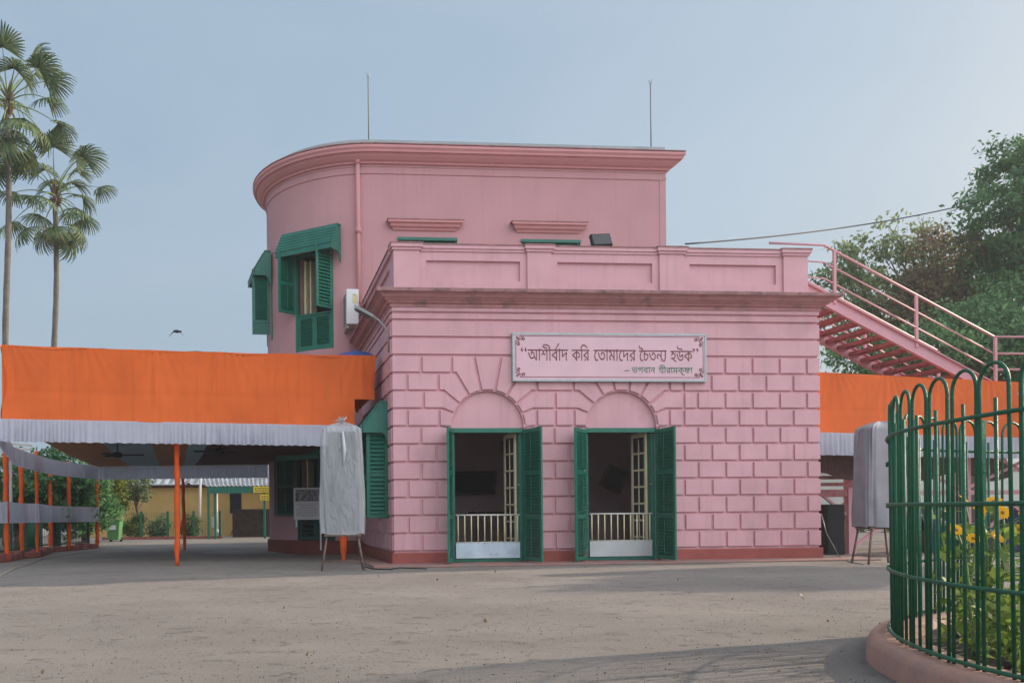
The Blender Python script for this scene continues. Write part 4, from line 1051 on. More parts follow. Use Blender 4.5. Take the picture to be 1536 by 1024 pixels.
# ------------------------------------------------------------------ right tent
RA = at(1222, 558, 18.55); RB = at(1560, 574, 20.3)
rt = thing('canopy_tent', 'orange cloth tent with lilac frill to the right of the pavilion under the staircase', 'tent', (RA.x, RA.y, 0))
rzt = tz(1222, 557.5, 18.55, 1560, 574.5, 20.3); rzm = tz(1222, 649, 18.55, 1560, 658, 20.3)
rA, rB = (RA.x, RA.y), (RB.x, RB.y)
cloth('front_cloth', rA, rB, rzt, rzm, rt, ORANGE, 0.024, seed=21)
frill('front_frill', [(rA[0], rA[1] - 0.03), (rB[0], rB[1] - 0.03)], lambda f: rzm(f) + 0.015, lambda f: rzm(f) - 0.47, rt, 0.035, 0.13)
m = MB(); m.add([(rA[0], rA[1], rzt(0) - 0.01), (rB[0], rB[1], rzt(1) - 0.01), (rB[0], rB[1] + 0.9, rzt(1) - 0.06), (rA[0], rA[1] + 0.9, rzt(0) - 0.06)], [(0, 1, 2, 3)]); m.build('roof_cloth', ORANGE, rt)
cloth('back_valance', (rA[0], rA[1] + 0.95), (rB[0], rB[1] + 0.95), lambda f: rzt(f) - 0.1, lambda f: rzm(f) - 0.86 + 0.10 * math.sin(f * 19), rt, BROWNC, 0.03, seed=23)
for f in (0.35, 0.72, 0.98): pole_mb(rA[0] + (rB[0] - rA[0]) * f, rA[1] + (rB[1] - rA[1]) * f + 0.1, 0, rzt(f) - 0.05, 0.05, seed=int(f * 50)).build('pole', ORANGEP, rt)

# ------------------------------------------------------------------ wrapped loudspeakers on iron stands
def wrapped(px, pyt, pyb, pyf, wpx, d, lab, lab2, seed, knot, skew=0.0):
    base = at(px, pyf, d); base.z = 0
    zt, zb = at(px, pyt, d).z, at(px, pyb, d).z; wd = wpx / F * d; dp = wd * 0.8; x, y = base.x, base.y
    t = thing('loudspeaker', lab, 'loudspeaker', (x, y, zb), group='wrapped loudspeakers')
    m = MB(); m.box(x - wd * 0.40, y - dp * 0.38, zb + 0.03, x + wd * 0.40, y + dp * 0.38, zb + (zt - zb) * 0.48); m.box(x - wd * 0.33, y - dp * 0.34, zb + (zt - zb) * 0.485, x + wd * 0.33, y + dp * 0.34, zt - 0.20); m.build('cabinet', DARK, t, bevel=0.02)
    r = random.Random(seed); ws = [(r.randint(2, 17), r.uniform(0.3, 5), r.uniform(0, 6), r.uniform(0.3, 1)) for _ in range(16)]
    n, rows = 64, 46; vs = []
    for j in range(rows + 1):
        q = j / rows; z = zb + (zt - zb) * q
        sc = 0.97 + 0.06 * math.sin(q * 3.0 + 0.8) - 0.10 * max(0, q - 0.55) - (0.14 if knot else 0.05) * max(0, q - 0.8)
        if q > 0.93: sc *= max(0.06, 1 - ((q - 0.93) / 0.07) ** 1.6 * 0.86)
        for k in range(n):
            a = 2 * PI * k / n; ca, sa = math.cos(a), math.sin(a); e = 0.28
            rx = abs(ca) ** e * (1 if ca > 0 else -1); ry = abs(sa) ** e * (1 if sa > 0 else -1)
            o = sum(am * math.sin(k1 * a + k2 * z + p) for k1, k2, p, am in ws) * 0.0065 * (0.5 + 0.8 * abs(math.sin(q * 4 + 1)))
            vs.append((x + (wd / 2 * sc + o) * rx + skew * q, y + (dp / 2 * sc + o) * ry, z + (0.015 * math.sin(5 * a) if j == 0 else 0)))
    m = MB(); m.add(vs, [(j * n + k, j * n + (k + 1) % n, (j + 1) * n + (k + 1) % n, (j + 1) * n + k) for j in range(rows) for k in range(n)] + [tuple(rows * n + k for k in range(n))], smooth=True)
    if knot:
        for k in range(9):
            a = k * 0.7; m.tube([(x, y, zt - 0.02), (x + 0.05 * math.cos(a), y + 0.05 * math.sin(a), zt + 0.05), (x + (0.10 + 0.05 * math.sin(k * 2.1)) * math.cos(a), y + 0.10 * math.sin(a), zt + 0.06 + 0.05 * math.cos(k))], [0.03, 0.022, 0.006], 5)
    m.build('plastic_cover', PLASTIC if knot else mat('mauve_grey_cover', (0.30, 0.275, 0.30), 0.75, 0.12, 3, 0.35, 14), t, recalc=False)
    if knot:
        m = MB(); m.tube([(x + 0.02, y - dp / 2 - 0.01, zt - 0.2), (x + 0.05, y - dp / 2 - 0.02, zt - 0.55), (x + 0.03, y - dp / 2 - 0.015, zt - 0.85)], [0.02, 0.035, 0.012], 5); m.build('tape_strip', mat('pale_tape', (0.55, 0.58, 0.6), 0.4), t)
    s = thing('iron_stand', lab2, 'stand', (x, y, 0), group='iron stands under the loudspeakers')
    tw_ = wd * 0.36; m = MB(); m.box(x - wd * 0.42, y - dp * 0.45, zb - 0.045, x + wd * 0.42, y + dp * 0.45, zb - 0.004); m.build('stand_top', RUST, s, bevel=0.006)
    for sx in (-1, 1):
        for sy in (-1, 1):
            m = MB(); m.tube([(x + sx * tw_, y + sy * dp * 0.36, zb - 0.04), (x + sx * (tw_ + 0.10), y + sy * dp * 0.46, 0)], 0.021, 7); m.build('leg', RUST, s)
    m = MB(); zz = 0.16; e = tw_ + 0.08; f = dp * 0.44
    m.tube([(x - e, y - f, zz), (x + e, y - f, zz)], 0.012, 6); m.tube([(x - e, y + f, zz), (x + e, y + f, zz)], 0.012, 6); m.tube([(x - e, y - f, zz), (x - e, y + f, zz)], 0.012, 6); m.tube([(x + e, y - f, zz), (x + e, y + f, zz)], 0.012, 6)
    m.build('foot_rail', RUST, s)
wrapped(514, 633, 800, 852, 64, 16.25, 'tall loudspeaker in knotted milky plastic beside the left end of the pavilion', 'rusty iron stand carrying the plastic-wrapped loudspeaker left of the pavilion', 5, True)
wrapped(1318, 632, 789, 848, 56, 16.6, 'tall loudspeaker under a mauve-grey cover right of the pavilion, half behind the green fence', 'rusty iron stand carrying the grey-covered loudspeaker beside the green fence', 8, False, 0.05)
p = at(1248, 832, gr(1245, 832).y + 0.3); p.z = 0
t = thing('loudspeaker', 'unwrapped black loudspeaker box standing on the ground against the right pavilion corner', 'loudspeaker', p)
m = MB(); h = (832 - 757) / F * p.y; m.box(p.x - 0.24, p.y - 0.2, 0, p.x + 0.20, p.y + 0.25, h); m.build('cabinet', DARK, t, bevel=0.02)
m = MB(); m.box(p.x - 0.2, p.y - 0.212, 0.08, p.x + 0.16, p.y - 0.2005, h - 0.08); m.build('grille', mat('grille_black', (0.012, 0.012, 0.014), 0.8, 0.3, 60, 0.3, 90), t)
p = at(1450, 836, gr(1430, 836).y + 2.5); p.z = 0
t = thing('covered_load', 'low load under a dark blue cloth behind the green fence, below the staircase', 'covered load', p)
m = MB(); n = 20; vs = []
for i in range(n + 1):
    for j in range(9):
        f, q = i / n, j / 8; vs.append((p.x - 1.3 + 3.0 * f, p.y + 0.2 * math.sin(f * 9) - 0.5 * math.cos(q * PI), 0.04 + (0.75 + 0.25 * math.sin(f * 7 + 1) + 0.12 * math.sin(f * 17)) * math.sin(q * PI) ** 0.6))
m.add(vs, [(i * 9 + j, (i + 1) * 9 + j, (i + 1) * 9 + j + 1, i * 9 + j + 1) for i in range(n) for j in range(8)], smooth=True)
m.build('cover_cloth', mat('navy_cloth', (0.012, 0.022, 0.075), 0.8, 0.2, 4, 0.3, 20), t)
m = MB(); m.box(p.x - 1.1, p.y - 0.3, 0.0, p.x + 1.5, p.y + 0.3, 0.5); m.build('load', DARKW, t)

# notice board in front of the lower bow window
c = lo(at(461, 755, 22.4)); t = thing('notice_board', 'white printed notice board below the dark window left of the wrapped loudspeaker', 'notice board', (c.x, c.y, 0.9), B)
M = Matrix.Translation((c.x, c.y, c.z)) @ Matrix.Rotation(rad(-22), 4, 'Z')
m = MB(); m.box(-0.37, -0.012, -0.41, 0.37, 0.012, 0.41, M); m.build('board', PAPER, t)
m = MB(); m.box(-0.32, -0.016, 0.06, 0.33, -0.0125, 0.37, M); m.build('photo_print', PHOTO, t)
m = MB()
for k in range(9):
    wd = (0.30, 0.24, 0.18, 0.29, 0.31, 0.27, 0.30, 0.31, 0.2)[k]; x = -wd
    r = random.Random(k)
    while x < wd:
        w_ = r.uniform(0.02, 0.06); m.box(x, -0.015, 0.0 - k * 0.042 - 0.006, min(x + w_, wd), -0.0125, 0.0 - k * 0.042 + 0.006, M); x += w_ + 0.014
m.build('printed_lines', mat('grey_print', (0.16, 0.16, 0.17), 0.6), t)
m = MB(); m.box(0.33, 0.013, -1.2, 0.37, 0.04, 0.3, M); m.box(-0.33, 0.013, -0.60, -0.29, 0.05, 0.3, M); m.build('support', WHITE, t)

# cable lying by the speaker stand, hose along the kerb, cable to the tree
def tagmesh(o, label, cat): return setp(o, label, cat)
m = MB(); pts = [gr(546, 849, 0.045), gr(560, 853, 0.045), gr(585, 853.5, 0.045), gr(600, 851, 0.045), gr(640, 852.5, 0.045)]; m.tube(pts, 0.012, 6)
tagmesh(m.build('cable', DARK), 'black cable lying on the paving beside the left loudspeaker stand', 'cable')
m = MB(); pts = [at(1232, 770, 18.2), at(1240, 800, 18.0), gr(1258, 832, 0.01), gr(1275, 842, 0.01), gr(1296, 846, 0.01)]; m.tube(pts, 0.009, 6)
tagmesh(m.build('cable', GREY), 'thin grey cable running down beside the black box at the right pavilion corner', 'cable')
m = MB(); a, b_ = at(1028, 366, 21.0), at(1600, 263, 34.0); n = 40
m.tube([a.lerp(b_, k / n) - Vector((0, 0, 1.1 * (k / n) * (1 - k / n) * 1.5)) for k in range(n + 1)], 0.019, 5)
tagmesh(m.build('overhead_cable', DARK), 'dark overhead cable sagging from the pavilion roof to the trees on the right', 'cable')

# ------------------------------------------------------------------ round flower bed with hooped fence
PC = Vector((6.84, 4.27)); FR = 3.42
bed = MB(); prof = [(FR + 0.165, 0.0), (FR + 0.150, 0.12), (FR + 0.13, 0.155), (FR + 0.09, 0.172), (FR - 0.16, 0.172), (FR - 0.18, 0.16), (FR - 0.18, 0.05)]
n = 120; vs = []
for k in range(n):
    q = 2 * PI * k / n
    for r, z in prof: vs.append((PC.x + r * math.cos(q), PC.y + r * math.sin(q), z + 0.004 * math.sin(k * 1.3)))
L = len(prof); bed.add(vs, [(k * L + i, k * L + i + 1, ((k + 1) % n) * L + i + 1, ((k + 1) % n) * L + i) for k in range(n) for i in range(L - 1)], smooth=True)
setp(bed.build('kerb', KERBM), kind='structure')
so = MB(); R_, n = 14, 90; vs = [(PC.x, PC.y, 0.2)]; FRI = FR - 0.17
for i in range(1, R_ + 1):
    r = FRI * i / R_
    for k in range(n):
        q = 2 * PI * k / n; vs.append((PC.x + r * math.cos(q), PC.y + r * math.sin(q), 0.115 + (0.06 if i < R_ else 0.0) * rng.random() + 0.04 * (1 - i / R_)))
fs = [(0, 1 + k, 1 + (k + 1) % n) for k in range(n)] + [(1 + (i - 1) * n + k, 1 + i * n + k, 1 + i * n + (k + 1) % n, 1 + (i - 1) * n + (k + 1) % n) for i in range(1, R_) for k in range(n)]
so.add(vs, fs); setp(so.build('soil', SOIL), kind='structure')
fence = thing('garden_fence', 'round green iron hoop-top fence around the flower bed in the right foreground', 'fence', (PC.x, PC.y, 0.17))
NH = 80; HW = 0.108; BR = 0.0097
hm = MB(); zt = 1.78 - 0.17 - HW
pts = [(-HW, 0, 0.0), (-HW, 0, zt)] + [(-HW * math.cos(PI * k / 10), 0, zt + HW * math.sin(PI * k / 10)) for k in range(1, 10)] + [(HW, 0, zt), (HW, 0, 0)]
hm.tube(pts, BR, 7)
sm_ = MB(); sm_.tube([(0, 0, 0.0), (0, 0, 1.60 - 0.17)], BR * 0.95, 7)
h0 = u0_ = None
for k in range(NH):
    q = 2 * PI * (k + 0.35) / NH
    for kind in (0, 1):
        if k == 0:
            o = (hm if kind == 0 else sm_).build('hoop' if kind == 0 else 'upright', FENCE); o.parent = fence
            if kind == 0: h0 = o
            else: u0_ = o
        else:
            o = (h0 if kind == 0 else u0_).copy(); COL.objects.link(o); o.parent = fence
        jit = rng.uniform(-0.012, 0.012)
        o.location = (FR * math.cos(q), FR * math.sin(q), 0.0); o.rotation_euler = (rng.uniform(-0.006, 0.006), jit, q + PI / 2 + jit)
for z in (0.20, 0.615, 1.06, 1.52):
    m = MB(); rr = FR + 0.022; m.tube([(PC.x + rr * math.cos(2 * PI * k / 160), PC.y + rr * math.sin(2 * PI * k / 160), z + 0.004 * math.sin(k * 0.3)) for k in range(160)], 0.0125, 7, closed=True)
    m.build('ring', FENCE, fence)
for k in range(10):
    q = rad(147.0 + 36 * k); m = MB(); M = Matrix.Translation((PC.x + (FR - 0.01) * math.cos(q), PC.y + (FR - 0.01) * math.sin(q), 0)) @ Matrix.Rotation(q + PI / 2, 4, 'Z')
    m.box(-0.026, -0.012, 0.15, 0.026, 0.012, 1.79, M)
    for z in (0.62, 1.06, 1.35): m.lathe([(0.0, -0.03), (0.018, -0.028), (0.018, 0.028), (0.0, 0.03)], (0, 0, 0), 8, M @ Matrix.Translation((0, -0.012, z)) @ Matrix.Rotation(PI / 2, 4, 'X'))
    m.build('post', FENCE, fence)

# ------------------------------------------------------------------ leaves
def leaves(name, mat_, centers, normals, size, parent=None, off=(0, 0, 0), aspect=2.0, droop=0.25, tone=None):
    n = len(centers); c = np.asarray(centers, float) - np.asarray(off, float)
    d = nrg.normal(size=(n, 3)); d[:, 2] -= droop; d /= np.linalg.norm(d, axis=1)[:, None]
    nr = np.asarray(normals, float) + nrg.normal(size=(n, 3)) * 0.7
    s = np.cross(d, nr); s /= np.linalg.norm(s, axis=1)[:, None] + 1e-9
    sz = size * nrg.uniform(0.6, 1.35, n)[:, None]
    up = np.cross(s, d)
    v = np.empty((n, 4, 3)); v[:, 0] = c - d * sz * 0.5; v[:, 2] = c + d * sz * 0.5
    v[:, 1] = c + s * sz * 0.5 / aspect + up * sz * 0.10; v[:, 3] = c - s * sz * 0.5 / aspect + up * sz * 0.10
    me = bpy.data.meshes.new(name)
    me.vertices.add(n * 4); me.vertices.foreach_set('co', v.reshape(-1)); me.loops.add(n * 4); me.loops.foreach_set('vertex_index', np.arange(n * 4, dtype=np.int32))
    me.polygons.add(n); me.polygons.foreach_set('loop_start', np.arange(0, n * 4, 4, dtype=np.int32)); me.polygons.foreach_set('loop_total', np.full(n, 4, np.int32))
    me.update()
    a = me.attributes.new('leaf_tone', 'FLOAT', 'FACE'); tn = nrg.random(n) if tone is None else np.clip(tone + nrg.normal(size=n) * 0.18, 0, 1)
    a.data.foreach_set('value', tn.astype(np.float32))
    me.materials.append(mat_); me.validate()
    o = bpy.data.objects.new(name, me); COL.objects.link(o)
    if parent: o.parent = parent
    return o
def blob_tree(name, label, base, blobs, nclump, nleaf, lsize, mat_, group=None, clump_r=0.55, trunk_r=0.22, bark=BARK, bare=0, bare_at=None, cat='tree', tips=True):
    """blobs: list of (x, y, z, rx, ry, rz) in the place; clumps of leaves sit through their outer shell"""
    base = Vector(base); t = thing(name, label, cat, base, group=group)
    vol = np.array([b[3] * b[4] * b[5] for b in blobs]); vol = vol / vol.sum(); cc = []; nn = []
    for b, f in zip(blobs, vol):
        k = max(2, int(nclump * f)); d = nrg.normal(size=(k, 3)); d /= np.linalg.norm(d, axis=1)[:, None]
        r = nrg.uniform(0.45, 1.05, k) ** 0.6
        cc.append(np.array(b[:3]) + d * r[:, None] * np.array(b[3:6])); nn.append(d)
    cc = np.concatenate(cc); nn = np.concatenate(nn); k = len(cc)
    per = max(3, nleaf // k); tone_c = np.clip(nrg.normal(0.45, 0.25, k), 0, 1)
    cr = clump_r * nrg.uniform(0.6, 1.4, k)
    pts = np.repeat(cc, per, 0) + nrg.normal(size=(k * per, 3)) * np.repeat(cr, per)[:, None] * np.array([0.55, 0.55, 0.36])
    leaves('crown', mat_, pts, np.repeat(nn, per, 0) + np.array([0, 0, 0.6]), lsize, t, base, tone=np.repeat(tone_c, per))
    m = MB(); top = Vector(np.average([b[:3] for b in blobs], axis=0, weights=vol))
    hub = base.lerp(top, 0.45); hub.z = base.z + (top.z - base.z) * 0.55
    pth = [base, base.lerp(hub, 0.5) + Vector((rng.uniform(-.2, .2), rng.uniform(-.2, .2), 0)), hub, hub.lerp(top, 0.6)]
    m.tube(pth, [trunk_r * 1.15, trunk_r, trunk_r * 0.8, trunk_r * 0.4], 9)
    idx = nrg.choice(k, min(k, 34), replace=False)
    for i in idx:
        e = Vector(cc[i]); s = hub.lerp(top, rng.uniform(-0.2, 0.5)); mid_ = s.lerp(e, 0.5) + Vector((rng.uniform(-.25, .25), rng.uniform(-.25, .25), rng.uniform(0, .35)))
        m.tube([s, mid_, e], [trunk_r * 0.34, trunk_r * 0.2, trunk_r * 0.05], 5, caps=False)
    for i in range(bare):
        s = Vector(bare_at) + Vector((rng.uniform(-.5, .5), rng.uniform(-.3, .3), rng.uniform(-1.2, 0)))
        p = s; dirn = Vector((rng.uniform(-1, 1), rng.uniform(-.4, .4), rng.uniform(0.4, 1.3))).normalized(); r0 = rng.uniform(0.03, 0.07); pts = [p]
        for q in range(5):
            dirn = (dirn + Vector((rng.uniform(-.45, .45), rng.uniform(-.3, .3), rng.uniform(-.2, .35)))).normalized(); p = p + dirn * rng.uniform(0.25, 0.55); pts.append(p)
            if q > 1:
                e = p + (dirn + Vector((rng.uniform(-1, 1), 0, rng.uniform(-.3, .8)))).normalized() * rng.uniform(.25, .6); m.tube([p, e], [r0 * 0.35, 0.006], 4, caps=False)
        m.tube(pts, [r0 * (1 - 0.16 * q) for q in range(len(pts))], 5, caps=False)
    m.build('trunk', bark, t)
    return t
def pb(px, py, d, rx, rz, ry=None):
    p = at(px, py, d); return (p.x, p.y, p.z, rx / F * d, (ry or rx) / F * d, rz / F * d)
gR = 'trees behind the staircase'
p = at(1575, 700, 31); p.z = 0
blob_tree('tree', 'tall dark evergreen tree at the right edge, highest of the trees behind the staircase', p,
          [pb(1572, 262, 31, 92, 62), pb(1512, 320, 30, 58, 52), pb(1595, 350, 31, 118, 85), pb(1505, 395, 31, 52, 46), pb(1580, 460, 30, 90, 70), pb(1535, 222, 31, 40, 34)], 400, 33000, 0.19, LEAF_D, gR, 0.44, 0.3)
p = at(1350, 700, 36); p.z = 0
blob_tree('tree', 'loose olive tree with bare twigs above its crown, left of the tall dark evergreen', p,
          [pb(1300, 395, 36, 52, 46), pb(1250, 418, 36, 36, 36), pb(1345, 420, 36, 75, 55), pb(1300, 470, 36, 90, 55), pb(1425, 400, 36, 55, 50), pb(1405, 470, 35, 75, 50), pb(1335, 360, 36, 42, 26), pb(1420, 345, 36, 30, 26)], 210, 12000, 0.20, LEAF_M, gR, 0.50, 0.25, bare=16, bare_at=at(1375, 400, 36))
p = at(1450, 700, 27.5); p.z = 0
blob_tree('tree', 'broad dark green tree low behind the staircase landing', p,
          [pb(1500, 520, 27.5, 90, 48), pb(1410, 530, 27.5, 80, 40), pb(1470, 480, 28, 56, 34), pb(1555, 540, 27, 70, 50), pb(1320, 540, 28, 64, 34)], 300, 21000, 0.18, LEAF_D, gR, 0.45, 0.2)
p = at(1430, 700, 33); p.z = 0
blob_tree('tree', 'russet and green thinly leaved tree between the olive tree and the tall evergreen', p,
          [pb(1420, 400, 33, 50, 60), pb(1450, 460, 33, 50, 50), pb(1385, 440, 33, 45, 40)], 110, 5200, 0.18, LEAF_R, gR, 0.5, 0.16)
p = at(1560, 800, 40); p.z = 0
blob_tree('hedge', 'low green hedge beyond the staircase, seen below the right tent', (at(1400, 800, 40).x, 40, 0), [(at(1280 + 60 * k, 790, 40).x, 40, 0.55, 1.2, 0.6, 0.6) for k in range(5)], 120, 5000, 0.18, LEAF_Y, None, 0.3, 0.05, cat='hedge')
blob_tree('tree', 'shade tree standing beyond the right edge of the photo, right of the tent', (19.9, 17.6, 0),
          [(19.9, 17.6, 4.6, 2.2, 2.0, 1.5), (21.2, 18.3, 5.4, 1.9, 1.8, 1.4), (18.6, 17.0, 4.2, 1.5, 1.6, 1.1)], 90, 6000, 0.26, LEAF_M, None, 0.5, 0.2)
# left: trees and hedge behind the railing
gL = 'trees behind the tent railing'
for i, (px, py, d, rx, rz, lab) in enumerate(((20, 725, 26, 60, 52, 'dark bushy tree behind the railing at the far left edge'), (85, 722, 28, 50, 52, 'dark bushy tree behind the middle of the tent railing'), (128, 735, 33, 34, 50, 'dark bushy tree behind the far end of the tent railing'))):
    p = at(px, 780, d); p.z = 0
    blob_tree('tree', lab, p, [pb(px, py, d, rx, rz), pb(px - 20, py + 45, d, rx * 0.9, 28), pb(px + 18, py + 30, d + 0.5, rx * 0.8, 30)], 130, 8000, 0.16, LEAF_D, gL, 0.32, 0.12)
p = at(172, 790, 40); p.z = 0
blob_tree('tree', 'sunlit yellow-green bushy tree beside the wheeled bin', p, [pb(165, 735, 40, 22, 26), pb(175, 755, 40, 14, 16), pb(158, 765, 40, 12, 16)], 90, 4200, 0.16, LEAF_Y, None, 0.28, 0.07)
p = at(205, 795, 42); p.z = 0
blob_tree('tree', 'small slender tree growing against the ochre wall', p, [pb(205, 722, 42, 22, 16), pb(195, 735, 42, 14, 12), pb(213, 738, 42, 12, 12)], 60, 2200, 0.15, LEAF_M, None, 0.25, 0.05)
for px, d, lab in ((200, 40.0, 'small bush at the left end of the wire fence'), (238, 40.6, 'round bush at the middle of the wire fence'), (283, 40.4, 'pale bush at the right end of the wire fence')):
    p = at(px, 806, d); p.z = 0
    blob_tree('bush', lab, p, [pb(px, 792, d, 14, 13), pb(px + 6, 780, d, 8, 9)], 40, 1500, 0.13, LEAF_Y if px != 238 else LEAF_M, 'bushes behind the wire fence', 0.2, 0.03, cat='bush')

# ------------------------------------------------------------------ palms
def frond_mb(seed, dead=False):
    r = random.Random(seed); st_ = MB(); v, f = [], []
    L = r.uniform(1.7, 2.2); pts = []
    for k in range(8):
        q = k / 7; pts.append(Vector((L * q, 0, 0.22 * L * q - 0.42 * L * q * q)))
    st_.tube(pts, [0.035 - 0.02 * k / 7 for k in range(8)], 5)
    tip = pts[-1]; n = 30; R = r.uniform(1.15, 1.35)
    for i in range(n):
        a = -2.0 + 4.0 * i / (n - 1); ln = R * (0.72 + 0.28 * math.cos(a * 0.55)) * r.uniform(0.92, 1.06); w0 = 0.046
        d = Vector((math.cos(a), math.sin(a), 0)); s = Vector((-math.sin(a), math.cos(a), 0)); b = len(v); segs = 5
        for k in range(segs + 1):
            q = k / segs; dr = -(0.06 * q + (0.30 + 0.22 * r.random()) * max(0, q - 0.45) ** 1.7 * 1.6) * ln * (1.0 if not dead else 1.6)
            c = tip + d * ln * q * (1 - 0.18 * q * q) + Vector((-0.10 * q * q, 0, dr - 0.25 * abs(math.sin(a)) * q * 0.5 - 0.15 * q))
            wd = w0 * (0.25 + 1.1 * q * (1 if q < 0.6 else (1 - q) / 0.4 * 0.9 + 0.05))
            fold = 0.018 * (1 if i % 2 else -1)
            v += [tuple(c - s * wd), tuple(c + s * wd + Vector((0, 0, fold)))]
        f += [(b + 2 * k, b + 2 * k + 1, b + 2 * k + 3, b + 2 * k + 2) for k in range(segs)]
    st_.add(v, f, mi=1); return st_
def palm(label, px, py_base, py_crown, d, seed, fscale, nf=26):
    base = at(px, py_base, d); base.z = 0; top = at(px + (4 if px < 40 else 5), py_crown, d)
    t = thing('palm_tree', label, 'palm tree', base, group='fan palms behind the tent')
    m = MB(); n = 26; pts = [base.lerp(top, k / n) + Vector((0.05 * math.sin(k * 0.4), 0, 0)) for k in range(n + 1)]
    m.tube(pts, [0.135 - 0.045 * k / n + (0.012 if k % 2 else 0) for k in range(n + 1)], 10); m.build('trunk', PALMB, t)
    m = MB()
    for k in range(26):
        q = rng.uniform(0, 2 * PI); z = top.z + rng.uniform(-0.7, 0.3); c = Vector((top.x, top.y, z)); m.tube([c, c + Vector((math.cos(q) * 0.16, math.sin(q) * 0.16, 0.25)), c + Vector((math.cos(q) * 0.26, math.sin(q) * 0.26, 0.42))], [0.05, 0.035, 0.01], 5)
    m.build('crown_shaft', mat('palm_fibre', (0.17, 0.10, 0.06), 0.95, 0.3, 8), t)
    protos = []
    for s in range(3):
        fm = frond_mb(seed + s); o = fm.build('frond', [STEM, LEAF_P], None, recalc=False); o.data.attributes.new('leaf_tone', 'FLOAT', 'FACE').data.foreach_set('value', np.clip(nrg.normal(0.4, 0.3, len(o.data.polygons)), 0, 1).astype(np.float32)); o.parent = t; protos.append(o)
    used = set()
    for k in range(nf):
        h = (k + 0.5) / nf
        if k < 3: o = protos[k]
        else: o = protos[k % 3].copy(); COL.objects.link(o); o.parent = t
        az = k * 2.399 + rng.uniform(-.25, .25); el = rad(72 - 128 * h ** 1.05 + rng.uniform(-8, 8)); sc = fscale * rng.uniform(0.88, 1.12)
        o.location = top - base + Vector((0.1 * math.cos(az), 0.1 * math.sin(az), 0.25 - 0.6 * h))
        o.rotation_mode = 'XYZ'; o.rotation_euler = (rng.uniform(-.3, .3), -el, az); o.scale = (sc, sc, sc)
    for k in range(2):
        fm = frond_mb(seed + 40 + k, True); o = fm.build('dead_frond', [LEAF_X, LEAF_X], None, recalc=False); o.data.attributes.new('leaf_tone', 'FLOAT', 'FACE').data.foreach_set('value', nrg.random(len(o.data.polygons)).astype(np.float32)); o.parent = t
        o.location = top - base + Vector((0, 0, -0.5)); o.rotation_euler = (0.2, rad(78), 5.6 + k * 2.6); o.scale = (fscale * 0.62, fscale * 0.5, fscale * 0.62)
palm('taller fan palm at the left edge of the photo, behind the orange tent', 8, 790, 150, 33, 100, 0.96, 25)
palm('shorter fan palm with a brown hanging frond, right of the taller palm', 79, 790, 292, 35, 200, 0.83, 25)

# ------------------------------------------------------------------ flowers in the bed
def sunflower(x, y, h, heads, label, seed, lean=(0, 0), nl=14, ls=0.09):
    r = random.Random(seed); t = thing('sunflower', label, 'flower', (x, y, 0.14), group='sunflowers in the flower bed'); m = MB(); lc = []; ln_ = []
    tops = []
    for k in range(heads):
        ex, ey = x + lean[0] + r.uniform(-.14, .14), y + lean[1] + r.uniform(-.14, .14); hz = h * r.uniform(0.82, 1.0) if k else h
        pts = [Vector((x + (ex - x) * q ** 1.4 + 0.015 * math.sin(q * 9 + k), y + (ey - y) * q ** 1.4, 0.12 + (hz - 0.12) * q)) for q in [i / 8 for i in range(9)]]
        m.tube(pts, [0.011 - 0.0007 * i for i in range(9)], 6); tops.append(pts[-1])
        for i in range(nl):
            q = r.uniform(0.05, 0.92); p = pts[min(7, int(q * 8))].lerp(pts[min(8, int(q * 8) + 1)], q * 8 % 1); a = r.uniform(0, 2 * PI); rd = r.uniform(0.05, 0.16)
            e = p + Vector((math.cos(a) * rd, math.sin(a) * rd, r.uniform(-0.02, 0.06))); m.tube([p, e], [0.004, 0.002], 4, caps=False); lc.append(e + (e - p) * 0.6); ln_.append((0, 0, 1))
    m.build('stem', STEM, t)
    leaves('leaves', LEAF_S, lc, ln_, ls, t, (x, y, 0.14), 1.5, 0.3)
    for k, p in enumerate(tops):
        M = Matrix.Translation(p) @ Matrix.Rotation(r.uniform(0, 6.28) * 0 + r.uniform(-.9, .9), 4, 'Z') @ Matrix.Rotation(rad(r.uniform(40, 75)), 4, 'X')
        f = MB(); R = r.uniform(0.036, 0.048); NP = 17
        for i in range(NP):
            a = 2 * PI * i / NP; c, s = math.cos(a), math.sin(a); L_ = R * r.uniform(0.85, 1.1); wd = 0.0085
            f.add([(c * 0.006 - s * wd * .5, s * 0.006 + c * wd * .5, 0), (c * 0.006 + s * wd * .5, s * 0.006 - c * wd * .5, 0), (c * L_ * .7 + s * wd, s * L_ * .7 - c * wd, 0.006), (c * L_, s * L_, 0.001), (c * L_ * .7 - s * wd, s * L_ * .7 + c * wd, 0.006)], [(0, 1, 2, 3, 4)], M)
        fo_ = f.build('flower_head', PETAL, t, recalc=False)
        e = MB(); e.lathe([(0.010, -0.004), (0.011, 0.007), (0.006, 0.011)], (0, 0, 0), 12, M); e.build('flower_eye', SEED, fo_)
    return t
def bedpt(px, d): p = at(px, 900, d); return p.x, p.y
FS = [(1466, 5.6, 749, 1, 'sunflower plant with one head furthest left in the bed'), (1488, 5.5, 752, 2, 'sunflower plant with heads touching the middle fence ring'), (1508, 5.4, 768, 2, 'sunflower plant leaning right beside the far fence post'),
      (1456, 5.2, 808, 1, 'short sunflower with a browning head near the fence'), (1532, 5.2, 770, 2, 'sunflower plant at the right edge of the photo'), (1478, 5.0, 795, 1, 'sunflower plant with small buds in front of the others'), (1550, 4.6, 775, 3, 'tall sunflower clump just beyond the right edge')]
for i, (px, d, py, hd, lab) in enumerate(FS):
    x, y = bedpt(px, d); sunflower(x, y, at(px, py, d).z, hd, lab, i + 3, nl=16)
wc = []; wn_l = []
